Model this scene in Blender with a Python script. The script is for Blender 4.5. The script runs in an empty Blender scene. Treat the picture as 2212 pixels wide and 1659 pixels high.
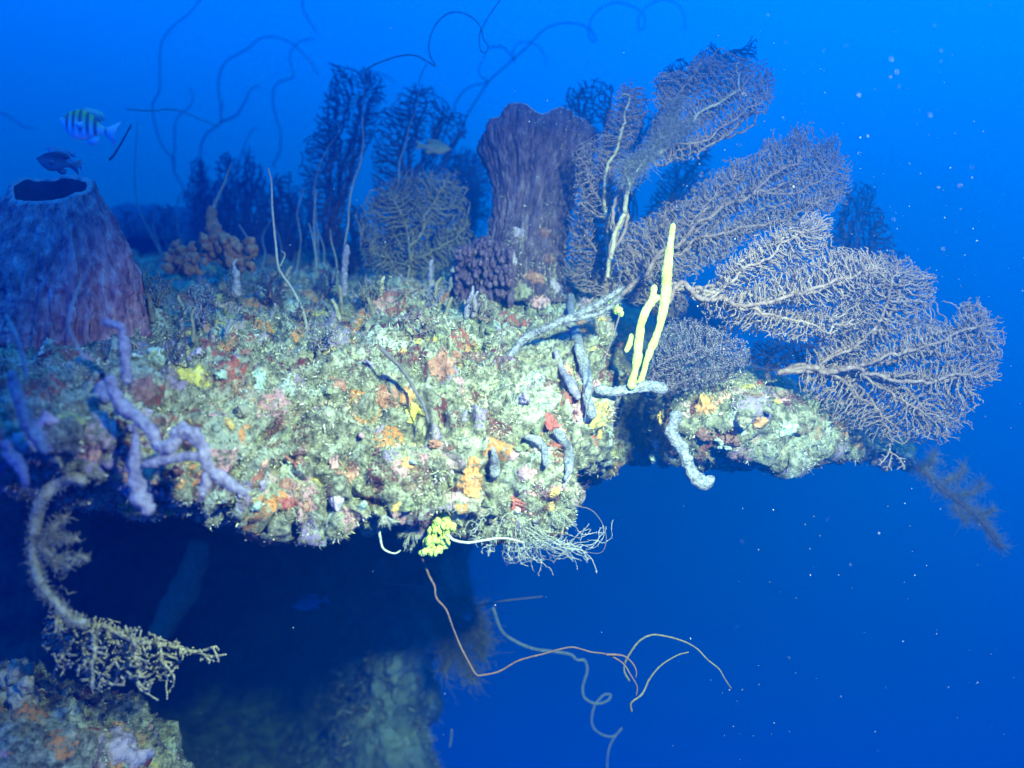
import bpy, math, random
import numpy as np
from mathutils import Vector
from mathutils.bvhtree import BVHTree

S = bpy.context.scene
C = S.collection
TANH = 0.70                      # half width of the view at one metre
# ---------------------------------------------------------------- camera
cd = bpy.data.cameras.new('camera')
cd.sensor_width = 36.0
cd.lens = 36.0 / (2 * TANH)
cd.clip_start = 0.05
cd.clip_end = 200
cd.dof.use_dof = True
cd.dof.focus_distance = 2.1
cd.dof.aperture_fstop = 1.3
cam = bpy.data.objects.new('camera', cd)
C.objects.link(cam)
cam.location = (0, 0, 0)
cam.rotation_euler = (math.radians(90), 0, 0)
S.camera = cam
# ---------------------------------------------------------------- open water seen all round
w = bpy.data.worlds.new('World')
S.world = w
w.use_nodes = True
nt = w.node_tree
nt.nodes.clear()
def wn(t): return nt.nodes.new(t)
tc = wn('ShaderNodeTexCoord'); sp = wn('ShaderNodeSeparateXYZ')
nt.links.new(tc.outputs['Generated'], sp.inputs[0])
ma = wn('ShaderNodeMath'); ma.operation = 'MULTIPLY_ADD'
nt.links.new(sp.outputs['X'], ma.inputs[0]); ma.inputs[1].default_value = 0.10
nt.links.new(sp.outputs['Z'], ma.inputs[2])
mr = wn('ShaderNodeMapRange')
mr.inputs['From Min'].default_value = -1.25; mr.inputs['From Max'].default_value = 1.25
nt.links.new(ma.outputs[0], mr.inputs['Value'])
ramp = wn('ShaderNodeValToRGB')
nt.links.new(mr.outputs[0], ramp.inputs[0])
stops = [(-1.25, (0, .003, .05)), (-.55, (0, .0165, .34)), (-.25, (0, .022, .44)), (0.0, (0, .034, .62)), (.22, (0, .056, .86)),
         (.50, (0, .097, 1.0)), (.8, (.01, .18, 1.0)), (1.25, (.05, .32, 1.0))]
el = ramp.color_ramp.elements
while len(el) > 1: el.remove(el[-1])
for i, (t, c) in enumerate(stops):
    p = (t + 1.25) / 2.5
    e = el[0] if i == 0 else el.new(p)
    e.position = p; e.color = (*c, 1)
bg = wn('ShaderNodeBackground'); bg.inputs['Strength'].default_value = 3.5
out = wn('ShaderNodeOutputWorld')
nt.links.new(ramp.outputs[0], bg.inputs[0]); nt.links.new(bg.outputs[0], out.inputs['Surface'])
# ---------------------------------------------------------------- daylight from the surface, filtered blue by the water
sl = bpy.data.lights.new('sun', 'SUN')
sl.energy = 0.9; sl.angle = math.radians(40); sl.color = (.12, .5, 1.0)
sun = bpy.data.objects.new('sun', sl); C.objects.link(sun)
sun.rotation_euler = (math.radians(14), math.radians(10), 0)
# ---------------------------------------------------------------- the diver's torch, held above the camera
tl = bpy.data.lights.new('dive_torch', 'SPOT')
tl.energy = 1080; tl.color = (.94, 1.0, .80)
tl.spot_size = math.radians(79); tl.spot_blend = 1.0; tl.shadow_soft_size = 0.05
torch = bpy.data.objects.new('dive_torch', tl); C.objects.link(torch)
torch.location = (0.55, -0.05, 0.62)
torch.rotation_euler = (Vector((0.32, 2.0, -0.36)) - torch.location).to_track_quat('-Z', 'Y').to_euler()
# ---------------------------------------------------------------- exposure and sampling
S.view_settings.view_transform = 'Standard'
S.view_settings.look = 'None'
S.view_settings.exposure = 0.0
S.view_settings.gamma = 1.0
S.render.engine = 'CYCLES'
S.cycles.max_bounces = 4
S.cycles.diffuse_bounces = 2
S.cycles.volume_bounces = 0
S.cycles.use_denoising = True
S.cycles.sample_clamp_indirect = 4.0

# ================================================================ helpers
rng = np.random.default_rng(7)
random.seed(7)
def _h(ix, iy, iz, s):
    n = (ix.astype(np.int64) * 374761393 + iy.astype(np.int64) * 668265263 + iz.astype(np.int64) * 2147483647 + s * 974711) & 0xffffffff
    n = ((n ^ (n >> 13)) * 1274126177) & 0xffffffff
    n = ((n ^ (n >> 16)) * 2246822519) & 0xffffffff
    return ((n ^ (n >> 15)) & 0xffff) / 32767.5 - 1.0
def vnoise(p, s=0):
    p = np.asarray(p, float); i = np.floor(p).astype(np.int64); f = p - i
    f = f * f * f * (f * (f * 6 - 15) + 10)
    r = 0
    for dx in (0, 1):
        wx = f[:, 0] if dx else 1 - f[:, 0]
        for dy in (0, 1):
            wy = f[:, 1] if dy else 1 - f[:, 1]
            for dz in (0, 1):
                wz = f[:, 2] if dz else 1 - f[:, 2]
                r = r + wx * wy * wz * _h(i[:, 0] + dx, i[:, 1] + dy, i[:, 2] + dz, s)
    return r
def fbm(p, oct=4, s=0, gain=.5):
    p = np.asarray(p, float); a = 1; t = 0; r = 0
    for k in range(oct):
        r = r + a * vnoise(p * (2.03 ** k) + 17.3 * k, s + k); t += a; a *= gain
    return r / t
def P(u, v, d):                   # a point u,v across a 2212 x 1659 frame, d metres ahead
    k = TANH / 1106.0
    u = np.asarray(u, float); v = np.asarray(v, float); d = np.asarray(d, float)
    return np.stack(np.broadcast_arrays((u - 1106) * k * d, d, -(v - 829.5) * k * d), -1)
PX = TANH / 1106.0
def catmull(pts, n):
    pts = np.asarray(pts, float)
    if len(pts) == 2:
        t = np.linspace(0, 1, n)[:, None]; return pts[0] * (1 - t) + pts[1] * t
    q = np.vstack([2 * pts[0] - pts[1], pts, 2 * pts[-1] - pts[-2]])
    seg = np.linalg.norm(np.diff(pts[:, :2], axis=0), axis=1) + 1e-9
    cum = np.concatenate([[0], np.cumsum(seg)]); cum /= cum[-1]
    t = np.linspace(0, 1, n)
    i = np.clip(np.searchsorted(cum, t, side='right') - 1, 0, len(pts) - 2)
    f = ((t - cum[i]) / (cum[i + 1] - cum[i]))[:, None]
    a, b, c, d = q[i], q[i + 1], q[i + 2], q[i + 3]
    return .5 * (2 * b + (c - a) * f + (2 * a - 5 * b + 4 * c - d) * f ** 2 + (3 * b - a - 3 * c + d) * f ** 3)

def mesh_data(name, V, F, mat, smooth=True, col=None):
    """F: list of int arrays, (n,3) or (n,4)"""
    V = np.asarray(V, np.float32)
    if not isinstance(F, list): F = [F]
    F = [np.asarray(f, np.int32) for f in F if len(f)]
    loops = np.concatenate([f.ravel() for f in F])
    tot = np.concatenate([np.full(len(f), f.shape[1], np.int32) for f in F])
    st = np.concatenate([[0], np.cumsum(tot)[:-1]]).astype(np.int32)
    me = bpy.data.meshes.new(name)
    me.vertices.add(len(V)); me.vertices.foreach_set('co', V.ravel())
    me.loops.add(len(loops)); me.loops.foreach_set('vertex_index', loops)
    me.polygons.add(len(tot)); me.polygons.foreach_set('loop_start', st)
    try: me.polygons.foreach_set('loop_total', tot)
    except Exception: pass
    if col is not None:
        a = me.color_attributes.new('Col', 'FLOAT_COLOR', 'POINT')
        cc = np.ones((len(V), 4), np.float32); cc[:, :3] = col
        a.data.foreach_set('color', cc.ravel())
    me.update(calc_edges=True); me.validate()
    if smooth: me.polygons.foreach_set('use_smooth', np.ones(len(me.polygons), bool))
    if mat: me.materials.append(mat)
    return me
def tag(o, label=None, cat=None, group=None, kind=None):
    if label: o['label'] = label
    if cat: o['category'] = cat
    if group: o['group'] = group
    if kind: o['kind'] = kind
    return o
def obj(name, V, F, mat, parent=None, loc=None, smooth=True, col=None):
    V = np.asarray(V, float)
    if parent is not None: base = np.array(parent.location)
    else: base = np.array(loc if loc is not None else V[np.argmin(V[:, 2])])
    o = bpy.data.objects.new(name, mesh_data(name, V - base, F, mat, smooth, col))
    C.objects.link(o)
    if parent is not None: o.parent = parent
    else: o.location = base
    return o
def thing(name, loc, label, cat, group=None):
    o = bpy.data.objects.new(name, None); C.objects.link(o); o.location = tuple(float(x) for x in loc); o.empty_display_size = .05
    return tag(o, label, cat, group)

class Tubes:
    def __init__(s): s.V = []; s.F4 = []; s.F3 = []; s.n = 0
    def add(s, pts, rad, sides=5, bump=0, bscale=60, cap=True, flat=1.0):
        pts = np.asarray(pts, float); n = len(pts)
        if n < 2: return
        rad = np.broadcast_to(np.asarray(rad, float), (n,))
        t = np.gradient(pts, axis=0); t /= (np.linalg.norm(t, axis=1)[:, None] + 1e-12)
        ref = np.array([.12, 1, .07]); ref /= np.linalg.norm(ref)
        a = np.cross(t, ref); l = np.linalg.norm(a, axis=1)
        bad = l < .15
        a[bad] = np.cross(t[bad], np.array([1., .1, .2])); a /= (np.linalg.norm(a, axis=1)[:, None] + 1e-12)
        b = np.cross(t, a)
        th = np.arange(sides) / sides * 2 * np.pi
        dirs = np.cos(th)[None, :, None] * a[:, None] + flat * np.sin(th)[None, :, None] * b[:, None]
        ring = pts[:, None] + dirs * rad[:, None, None]
        if bump:
            q = ring.reshape(-1, 3)
            m = (fbm(q * bscale, 3, 5) * .75 + .35 * fbm(q * bscale * 4, 2, 9)).reshape(n, sides)
            ring = pts[:, None] + dirs * (rad[:, None] * (1 + bump * m))[..., None]
        V = ring.reshape(-1, 3)
        i = np.arange(n - 1)[:, None] * sides; j = np.arange(sides)[None]
        k = (np.arange(sides) + 1)[None] % sides
        F = np.stack(np.broadcast_arrays(i + j, i + k, i + sides + k, i + sides + j), -1).reshape(-1, 4) + s.n
        s.F4.append(F); s.V.append(V)
        if cap:
            V2 = np.stack([pts[0] - t[0] * rad[0] * .6, pts[-1] + t[-1] * rad[-1] * .7]); s.V.append(V2)
            c0 = s.n + len(V); jj = np.arange(sides); kk = (jj + 1) % sides; e = s.n + (n - 1) * sides
            s.F3.append(np.stack([s.n + kk, s.n + jj, np.full(sides, c0)], -1))
            s.F3.append(np.stack([e + jj, e + kk, np.full(sides, c0 + 1)], -1))
            s.n += 2
        s.n += len(V)
    def build(s, name, mat, parent=None, loc=None, **k):
        return obj(name, np.concatenate(s.V), [np.concatenate(s.F4)] + ([np.concatenate(s.F3)] if s.F3 else []), mat, parent, loc, **k)

def beads(pts, r):
    """tiny octahedra"""
    o = np.array([[1, 0, 0], [-1, 0, 0], [0, 1, 0], [0, -1, 0], [0, 0, 1], [0, 0, -1]], float)
    f = np.array([[0, 2, 4], [2, 1, 4], [1, 3, 4], [3, 0, 4], [2, 0, 5], [1, 2, 5], [3, 1, 5], [0, 3, 5]])
    pts = np.asarray(pts); r = np.broadcast_to(r, (len(pts),))
    V = (pts[:, None] + o[None] * r[:, None, None]).reshape(-1, 3)
    F = (f[None] + (np.arange(len(pts)) * 6)[:, None, None]).reshape(-1, 3)
    return V, F

# ---------------------------------------------------------------- materials
def mat(name, stops, scale=20, detail=6, rough=.8, bump=.3, bscale=80, stretch=(1, 1, 1), spec=.25, attr=False, pores=0):
    m = bpy.data.materials.new(name); m.use_nodes = True; n = m.node_tree.nodes; L = m.node_tree.links
    b = n['Principled BSDF']; b.inputs['Roughness'].default_value = rough
    b.inputs['Specular IOR Level'].default_value = spec
    tcn = n.new('ShaderNodeTexCoord'); mp = n.new('ShaderNodeMapping'); mp.inputs['Scale'].default_value = stretch
    L.new(tcn.outputs['Object'], mp.inputs[0])
    if attr:
        a = n.new('ShaderNodeAttribute'); a.attribute_name = 'Col'; L.new(a.outputs['Color'], b.inputs['Base Color'])
    else:
        nz = n.new('ShaderNodeTexNoise'); nz.inputs['Scale'].default_value = scale; nz.inputs['Detail'].default_value = detail
        nz.inputs['Roughness'].default_value = .62
        L.new(mp.outputs[0], nz.inputs['Vector'])
        r = n.new('ShaderNodeValToRGB'); e = r.color_ramp.elements
        while len(e) > 1: e.remove(e[-1])
        k = len(stops)
        for i, c in enumerate(stops):
            p = .3 + .4 * i / max(1, k - 1)
            x = e[0] if i == 0 else e.new(p)
            x.position = p; x.color = (*c, 1)
        L.new(nz.outputs['Fac'], r.inputs[0]); L.new(r.outputs[0], b.inputs['Base Color'])
        if pores:
            vo = n.new('ShaderNodeTexVoronoi'); vo.inputs['Scale'].default_value = pores; L.new(mp.outputs[0], vo.inputs['Vector'])
            pr = n.new('ShaderNodeMapRange'); pr.inputs['From Min'].default_value = .10; pr.inputs['From Max'].default_value = .28; pr.inputs['To Min'].default_value = .25
            L.new(vo.outputs['Distance'], pr.inputs['Value'])
            mxx = n.new('ShaderNodeMix'); mxx.data_type = 'RGBA'; mxx.blend_type = 'MULTIPLY'; mxx.inputs[0].default_value = 1
            L.new(r.outputs[0], mxx.inputs[6]); L.new(pr.outputs[0], mxx.inputs[7]); L.new(mxx.outputs[2], b.inputs['Base Color'])
    if bump:
        nb = n.new('ShaderNodeTexNoise'); nb.inputs['Scale'].default_value = bscale; nb.inputs['Detail'].default_value = 4
        L.new(mp.outputs[0], nb.inputs['Vector'])
        bp = n.new('ShaderNodeBump'); bp.inputs['Strength'].default_value = bump; bp.inputs['Distance'].default_value = .01
        L.new(nb.outputs['Fac'], bp.inputs['Height']); L.new(bp.outputs[0], b.inputs['Normal'])
    return m
M = {}
M['fan'] = mat('gorgonian_brown', [(.12, .078, .068), (.21, .145, .13), (.31, .235, .21)], 60, bump=.2, bscale=300)
M['fan_pale'] = mat('gorgonian_pale', [(.14, .095, .08), (.25, .18, .155), (.37, .295, .26)], 60, bump=.2, bscale=300)
M['fan_dark'] = mat('gorgonian_dark', [(.05, .04, .06), (.09, .07, .10), (.13, .10, .12)], 40, bump=.2, bscale=200)
M['fan_olive'] = mat('gorgonian_olive', [(.11, .10, .06), (.21, .19, .12), (.30, .27, .19)], 40, bump=.2, bscale=200)
M['polyp'] = mat('polyp_white', [(.62, .60, .62), (.78, .78, .80)], 30, bump=0)
M['whip_dark'] = mat('whip_dark', [(.09, .08, .09), (.14, .13, .14)], 60, bump=.2, bscale=300)
M['whip_pale'] = mat('whip_pale', [(.22, .23, .20), (.40, .42, .37)], 80, bump=.3, bscale=400)
M['whip_red'] = mat('whip_red', [(.12, .07, .06), (.20, .12, .10)], 80, bump=.3, bscale=400)
M['barrel'] = mat('barrel_purple', [(.015, .012, .02), (.06, .04, .065), (.12, .08, .115), (.22, .19, .21)], 30, bump=.9, bscale=60, stretch=(1.5, 1.5, .5))
M['whip_olive'] = mat('whip_olive', [(.12, .11, .06), (.22, .19, .12)], 80, bump=.3, bscale=400)
M['slope'] = mat('far_rock', [(.02, .02, .03), (.05, .05, .06)], 5, bump=.3)
M['barrel_soft'] = mat('barrel_soft', [(.08, .03, .05), (.24, .11, .14), (.38, .21, .23), (.46, .36, .38)], 26, bump=.9, bscale=60, stretch=(1.5, 1.5, .5))
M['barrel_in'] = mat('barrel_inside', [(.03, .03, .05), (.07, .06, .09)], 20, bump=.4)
M['barrel_rim'] = mat('barrel_rim', [(.18, .16, .20), (.36, .36, .40)], 40, bump=.4)
M['yellow'] = mat('sponge_yellow', [(.34, .47, .07), (.48, .64, .15), (.56, .72, .26)], 25, bump=.6, bscale=120, pores=110)
M['lav'] = mat('sponge_lavender', [(.13, .11, .18), (.27, .25, .34), (.44, .42, .50)], 70, bump=1.0, bscale=150, pores=150)
M['grey'] = mat('sponge_grey', [(.11, .11, .14), (.24, .25, .28), (.42, .44, .45)], 80, bump=1.0, bscale=160, pores=150)
M['tan'] = mat('sponge_tan', [(.22, .19, .11), (.42, .38, .24), (.55, .50, .36)], 45, bump=.7, bscale=150)
M['orange_dull'] = mat('sponge_orange_dull', [(.18, .09, .04), (.32, .18, .09), (.40, .27, .16)], 22, bump=.5, bscale=70)
M['hydroid'] = mat('hydroid_white', [(.30, .33, .25), (.54, .57, .46)], 60, bump=0)
M['turf'] = mat('turf', None, attr=True, bump=0, rough=.9)
M['snow'] = mat('snow', [(.7, .72, .7), (.85, .86, .84)], 10, bump=0)
ENC = {'orange': (.80, .32, .07), 'yellow': (.78, .66, .06), 'red': (.46, .025, .03), 'dun': (.34, .32, .22), 'olive': (.24, .27, .14), 'maroon': (.20, .035, .04), 'pink': (.72, .36, .42),
       'salmon': (.78, .36, .24), 'lavender': (.52, .40, .62), 'rust': (.42, .13, .07), 'mint': (.50, .68, .54), 'white': (.8, .8, .78), 'amber': (.78, .48, .08)}
def crust_mat(name, c):
    m = mat(name, [tuple(c * .25), tuple(c * .75), tuple(c * .9 + .02), tuple(np.minimum(c * .55 + .22, .8))], 60, bump=.6, bscale=140)
    n = m.node_tree.nodes; L = m.node_tree.links; b = n['Principled BSDF']; tcn = n['Texture Coordinate']
    src = b.inputs['Base Color'].links[0].from_socket
    def noise(s, d=5):
        x = n.new('ShaderNodeTexNoise'); x.inputs['Scale'].default_value = s; x.inputs['Detail'].default_value = d; x.inputs['Roughness'].default_value = .7
        L.new(tcn.outputs['Object'], x.inputs['Vector']); return x.outputs['Fac']
    r = n.new('ShaderNodeMapRange'); r.inputs['From Min'].default_value = .58; r.inputs['From Max'].default_value = .70; L.new(noise(95), r.inputs['Value'])
    mx = n.new('ShaderNodeMix'); mx.data_type = 'RGBA'; L.new(r.outputs[0], mx.inputs[0]); L.new(src, mx.inputs[6]); mx.inputs[7].default_value = (.24, .27, .19, 1)
    L.new(mx.outputs[2], b.inputs['Base Color'])
    at = n.new('ShaderNodeAttribute'); at.attribute_name = 'Col'; sx = n.new('ShaderNodeSeparateColor'); L.new(at.outputs['Color'], sx.inputs[0])
    q = n.new('ShaderNodeMath'); q.operation = 'MULTIPLY_ADD'; L.new(noise(75, 6), q.inputs[0]); q.inputs[1].default_value = 2.4; q.inputs[2].default_value = -.30
    g = n.new('ShaderNodeMath'); g.operation = 'GREATER_THAN'; L.new(q.outputs[0], g.inputs[0]); L.new(sx.outputs[0], g.inputs[1]); L.new(g.outputs[0], b.inputs['Alpha'])
    return m
for k_, c_ in ENC.items(): M['e_' + k_] = crust_mat('encrusting_' + k_, np.array(c_) * .76 + .24 * np.array([.34, .36, .28]))
# ================================================================ reef rock (the terrain)
def reef_mat():
    m = bpy.data.materials.new('reef_crust'); m.use_nodes = True; n = m.node_tree.nodes; L = m.node_tree.links
    b = n['Principled BSDF']; b.inputs['Roughness'].default_value = .9; b.inputs['Specular IOR Level'].default_value = .15
    t = n.new('ShaderNodeTexCoord')
    def noise(sc, det=5, ro=.6, dist=0):
        x = n.new('ShaderNodeTexNoise'); x.inputs['Scale'].default_value = sc; x.inputs['Detail'].default_value = det
        x.inputs['Roughness'].default_value = ro; x.inputs['Distortion'].default_value = dist
        L.new(t.outputs['Object'], x.inputs['Vector']); return x
    def ramp_(src, st):
        r = n.new('ShaderNodeValToRGB'); e = r.color_ramp.elements
        while len(e) > 1: e.remove(e[-1])
        for i, (p, c) in enumerate(st):
            x = e[0] if i == 0 else e.new(p)
            x.position = p; x.color = (*c, 1)
        L.new(src, r.inputs[0]); return r
    base = ramp_(noise(45, 8, .7).outputs['Fac'], [(.30, (.03, .03, .03)), (.42, (.13, .13, .09)), (.52, (.29, .29, .20)), (.64, (.50, .51, .38)), (.75, (.62, .64, .54))])
    # patches of growth, each cell its own colour
    vo = n.new('ShaderNodeTexVoronoi'); vo.inputs['Scale'].default_value = 15; vo.inputs['Randomness'].default_value = 1
    wp = noise(18, 3); mixv = n.new('ShaderNodeVectorMath'); mixv.operation = 'MULTIPLY_ADD'
    L.new(wp.outputs['Color'], mixv.inputs[0]); mixv.inputs[1].default_value = (.07, .07, .07); L.new(t.outputs['Object'], mixv.inputs[2])
    L.new(mixv.outputs[0], vo.inputs['Vector'])
    sep = n.new('ShaderNodeSeparateColor'); L.new(vo.outputs['Color'], sep.inputs[0])
    pc = ramp_(sep.outputs[0], [(0, (.40, .44, .34)), (.16, (.62, .34, .36)), (.28, (.70, .30, .10)), (.38, (.16, .04, .05)), (.48, (.50, .54, .40)), (.58, (.68, .58, .16)),
                                (.66, (.34, .26, .42)), (.76, (.42, .12, .08)), (.86, (.60, .44, .46)), (.95, (.56, .66, .58))])
    pc.color_ramp.interpolation = 'CONSTANT'
    mk = ramp_(sep.outputs[1], [(.50, (0, 0, 0)), (.56, (1, 1, 1))])
    mk2 = ramp_(noise(70, 4).outputs['Fac'], [(.42, (0, 0, 0)), (.54, (1, 1, 1))])
    mm = n.new('ShaderNodeMath'); mm.operation = 'MULTIPLY'; L.new(mk.outputs[0], mm.inputs[0]); L.new(mk2.outputs[0], mm.inputs[1])
    mx = n.new('ShaderNodeMix'); mx.data_type = 'RGBA'; L.new(mm.outputs[0], mx.inputs[0]); L.new(base.outputs[0], mx.inputs[6]); L.new(pc.outputs[0], mx.inputs[7])
    # dark pits and yellowish algae
    pit = ramp_(noise(120, 4, .7).outputs['Fac'], [(.34, (.12, .12, .13)), (.46, (1, 1, 1))])
    m2 = n.new('ShaderNodeMix'); m2.data_type = 'RGBA'; m2.blend_type = 'MULTIPLY'; m2.inputs[0].default_value = .8
    L.new(mx.outputs[2], m2.inputs[6]); L.new(pit.outputs[0], m2.inputs[7])
    L.new(m2.outputs[2], b.inputs['Base Color'])
    nb = noise(160, 5, .7); bp = n.new('ShaderNodeBump'); bp.inputs['Strength'].default_value = .8; bp.inputs['Distance'].default_value = .012
    L.new(nb.outputs['Fac'], bp.inputs['Height']); L.new(bp.outputs[0], b.inputs['Normal'])
    return m
M['reef'] = reef_mat()
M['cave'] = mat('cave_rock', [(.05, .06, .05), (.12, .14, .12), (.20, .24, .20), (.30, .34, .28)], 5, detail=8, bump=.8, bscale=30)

def loft(name, cols, nu, ns, amps, material, kind=True, seed=3, usmooth=9, ujit=(), ushift=None):
    """cols: (u, [(v, d), ...]) -> a displaced grid; every column has the same number of stations"""
    cu = np.array([c[0] for c in cols], float); A = np.array([c[1] for c in cols], float)
    us = np.linspace(cu[0], cu[-1], nu)
    st = np.stack([[np.interp(us, cu, A[:, k, j]) for j in (0, 1)] for k in range(A.shape[1])])   # station, 2, nu
    if usmooth > 1:
        kz = np.hanning(usmooth + 2)[1:-1]; kz /= kz.sum(); h = usmooth // 2
        pad = np.pad(st, ((0, 0), (0, 0), (h, h)), mode='edge')
        st = np.apply_along_axis(lambda a: np.convolve(a, kz, 'valid'), 2, pad)
    for (k, amp, wl) in ujit:
        st[k, 0] += amp * fbm(np.stack([us / wl, us * 0 + k, us * 0], -1), 3, seed + 40)
    G = np.zeros((nu, ns, 3))
    for i in range(nu):
        q = catmull(st[:, :, i] * np.array([1, 300.]), ns)
        G[i] = P(us[i] + (ushift(q[:, 0]) * np.clip((us[i] - 500) / 350, 0, 1) if ushift else 0), q[:, 0], q[:, 1] / 300.)
    du = np.gradient(G, axis=0); dv = np.gradient(G, axis=1)
    N = np.cross(dv, du); N /= np.linalg.norm(N, axis=2)[..., None] + 1e-9
    V = G.reshape(-1, 3); Nf = N.reshape(-1, 3); D = np.zeros(len(V))
    for (scale, amp, typ, oc) in amps:
        q = V / scale
        x = fbm(q, oc, seed)
        if typ == 'r': x = 1 - 2.2 * np.abs(x)
        if typ == 'b': x = np.maximum(x, 0) * 2
        if typ == 'c': x = -np.exp(-(x / .07) ** 2)
        D += amp * x; seed += 11
    V = V + Nf * D[:, None]
    i = np.arange(nu - 1)[:, None] * ns; j = np.arange(ns - 1)[None]
    F = np.stack(np.broadcast_arrays(i + j, i + j + 1, i + ns + j + 1, i + ns + j), -1).reshape(-1, 4)
    o = obj(name, V, F, material, loc=V.mean(0))
    if kind: o['kind'] = 'structure'
    return o, V, F
# stations: far top, back top, top, top mid, lip, front, low front, bottom lip, under, under back, cave roof
ledge_cols = [
 (-260, [(560, 5.0), (650, 3.3), (770, 2.0), (810, 1.62), (850, 1.42), (910, 1.36), (965, 1.36), (1010, 1.45), (1010, 1.9), (1000, 2.6), (1010, 4.4)]),
 (60,  [(560, 5.0), (650, 3.3), (770, 2.0), (810, 1.62), (850, 1.42), (910, 1.36), (965, 1.36), (1015, 1.45), (1015, 1.9), (1000, 2.6), (1010, 4.4)]),
 (280, [(548, 5.2), (620, 3.5), (720, 2.3), (775, 1.80), (830, 1.56), (900, 1.50), (965, 1.48), (1030, 1.56), (1050, 2.0), (1040, 2.8), (1040, 4.6)]),
 (450, [(545, 5.4), (600, 3.8), (690, 2.5), (745, 2.05), (805, 1.76), (900, 1.66), (1010, 1.64), (1085, 1.72), (1085, 2.2), (1060, 3.0), (1060, 4.8)]),
 (620, [(550, 5.4), (585, 4.0), (650, 2.8), (700, 2.30), (775, 1.94), (900, 1.80), (1050, 1.76), (1118, 1.84), (1105, 2.3), (1080, 3.1), (1080, 5.0)]),
 (800, [(560, 5.4), (588, 4.0), (630, 3.0), (680, 2.42), (755, 2.04), (890, 1.88), (1050, 1.82), (1128, 1.90), (1115, 2.4), (1080, 3.2), (1080, 5.0)]),
 (1000, [(565, 5.4), (595, 4.0), (628, 3.0), (672, 2.48), (745, 2.10), (880, 1.92), (1050, 1.85), (1135, 1.95), (1115, 2.4), (1080, 3.2), (1080, 4.6)]),
 (1170, [(575, 5.2), (605, 4.0), (635, 3.0), (675, 2.50), (745, 2.12), (875, 1.96), (1030, 1.90), (1118, 1.98), (1095, 2.4), (1060, 3.2), (1060, 4.2)]),
 (1235, [(580, 5.2), (608, 4.0), (638, 3.0), (680, 2.50), (750, 2.14), (870, 2.00), (985, 1.96), (1065, 2.03), (1050, 2.4), (1030, 3.2), (1030, 4.0)]),
 (1290, [(590, 5.2), (615, 4.0), (645, 3.0), (690, 2.54), (760, 2.20), (860, 2.08), (935, 2.06), (985, 2.12), (985, 2.45), (985, 3.2), (985, 3.9)]),
 (1318, [(600, 5.2), (640, 4.2), (690, 3.4), (740, 3.00), (800, 2.70), (860, 2.60), (910, 2.60), (955, 2.60), (960, 2.80), (960, 3.3), (960, 3.8)]),
]
ROCK = [(.34, .06, 'n', 3), (.22, .055, 'c', 3), (.10, .022, 'c', 2), (.14, .05, 'n', 3), (.085, .030, 'b', 2), (.05, .020, 'r', 3), (.019, .010, 'n', 3), (.008, .004, 'n', 2)]
ledge, LV, LF = loft('reef_ledge', ledge_cols, 560, 400, ROCK, M['reef'], ujit=((7, 26, 60), (7, 10, 18), (6, 18, 90)))
# the second lobe, running out under the sea fans
lobe_cols = [
 (1270, [(640, 4.6), (700, 3.4), (770, 2.8), (830, 2.62), (890, 2.58), (940, 2.60), (975, 2.64), (975, 2.9), (960, 3.5)]),
 (1340, [(650, 4.6), (710, 3.8), (790, 3.2), (840, 2.95), (890, 2.90), (940, 2.92), (980, 2.95), (975, 3.1), (960, 3.6)]),
 (1410, [(690, 4.6), (750, 3.8), (815, 3.1), (845, 2.75), (890, 2.66), (935, 2.66), (980, 2.70), (975, 3.0), (950, 3.6)]),
 (1470, [(730, 4.6), (795, 3.4), (835, 2.6), (852, 2.32), (890, 2.20), (930, 2.20), (985, 2.32), (970, 2.8), (940, 3.5)]),
 (1610, [(800, 4.4), (815, 3.4), (830, 2.6), (845, 2.26), (880, 2.12), (930, 2.14), (985, 2.26), (970, 2.8), (940, 3.5)]),
 (1700, [(835, 4.2), (842, 3.2), (850, 2.6), (865, 2.28), (890, 2.17), (935, 2.20), (985, 2.32), (970, 2.8), (945, 3.3)]),
 (1790, [(880, 3.9), (885, 3.0), (892, 2.6), (905, 2.36), (925, 2.27), (950, 2.28), (985, 2.36), (975, 2.7), (960, 3.1)]),
 (1880, [(930, 3.4), (933, 2.9), (938, 2.6), (945, 2.48), (955, 2.42), (972, 2.42), (992, 2.46), (985, 2.65), (975, 2.9)]),
 (1975, [(985, 2.8), (985, 2.7), (986, 2.6), (988, 2.55), (990, 2.54), (994, 2.54), (998, 2.55), (996, 2.6), (992, 2.7)]),
]
lobe, BV, BF = loft('reef_spur', lobe_cols, 240, 150, [(.3, .03, 'n', 3), (.12, .034, 'n', 3), (.07, .022, 'b', 2), (.05, .018, 'r', 3), (.019, .009, 'n', 3), (.008, .004, 'n', 2)], M['reef'], seed=77,
                    ujit=((6, 26, 36), (6, 10, 14)))
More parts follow.
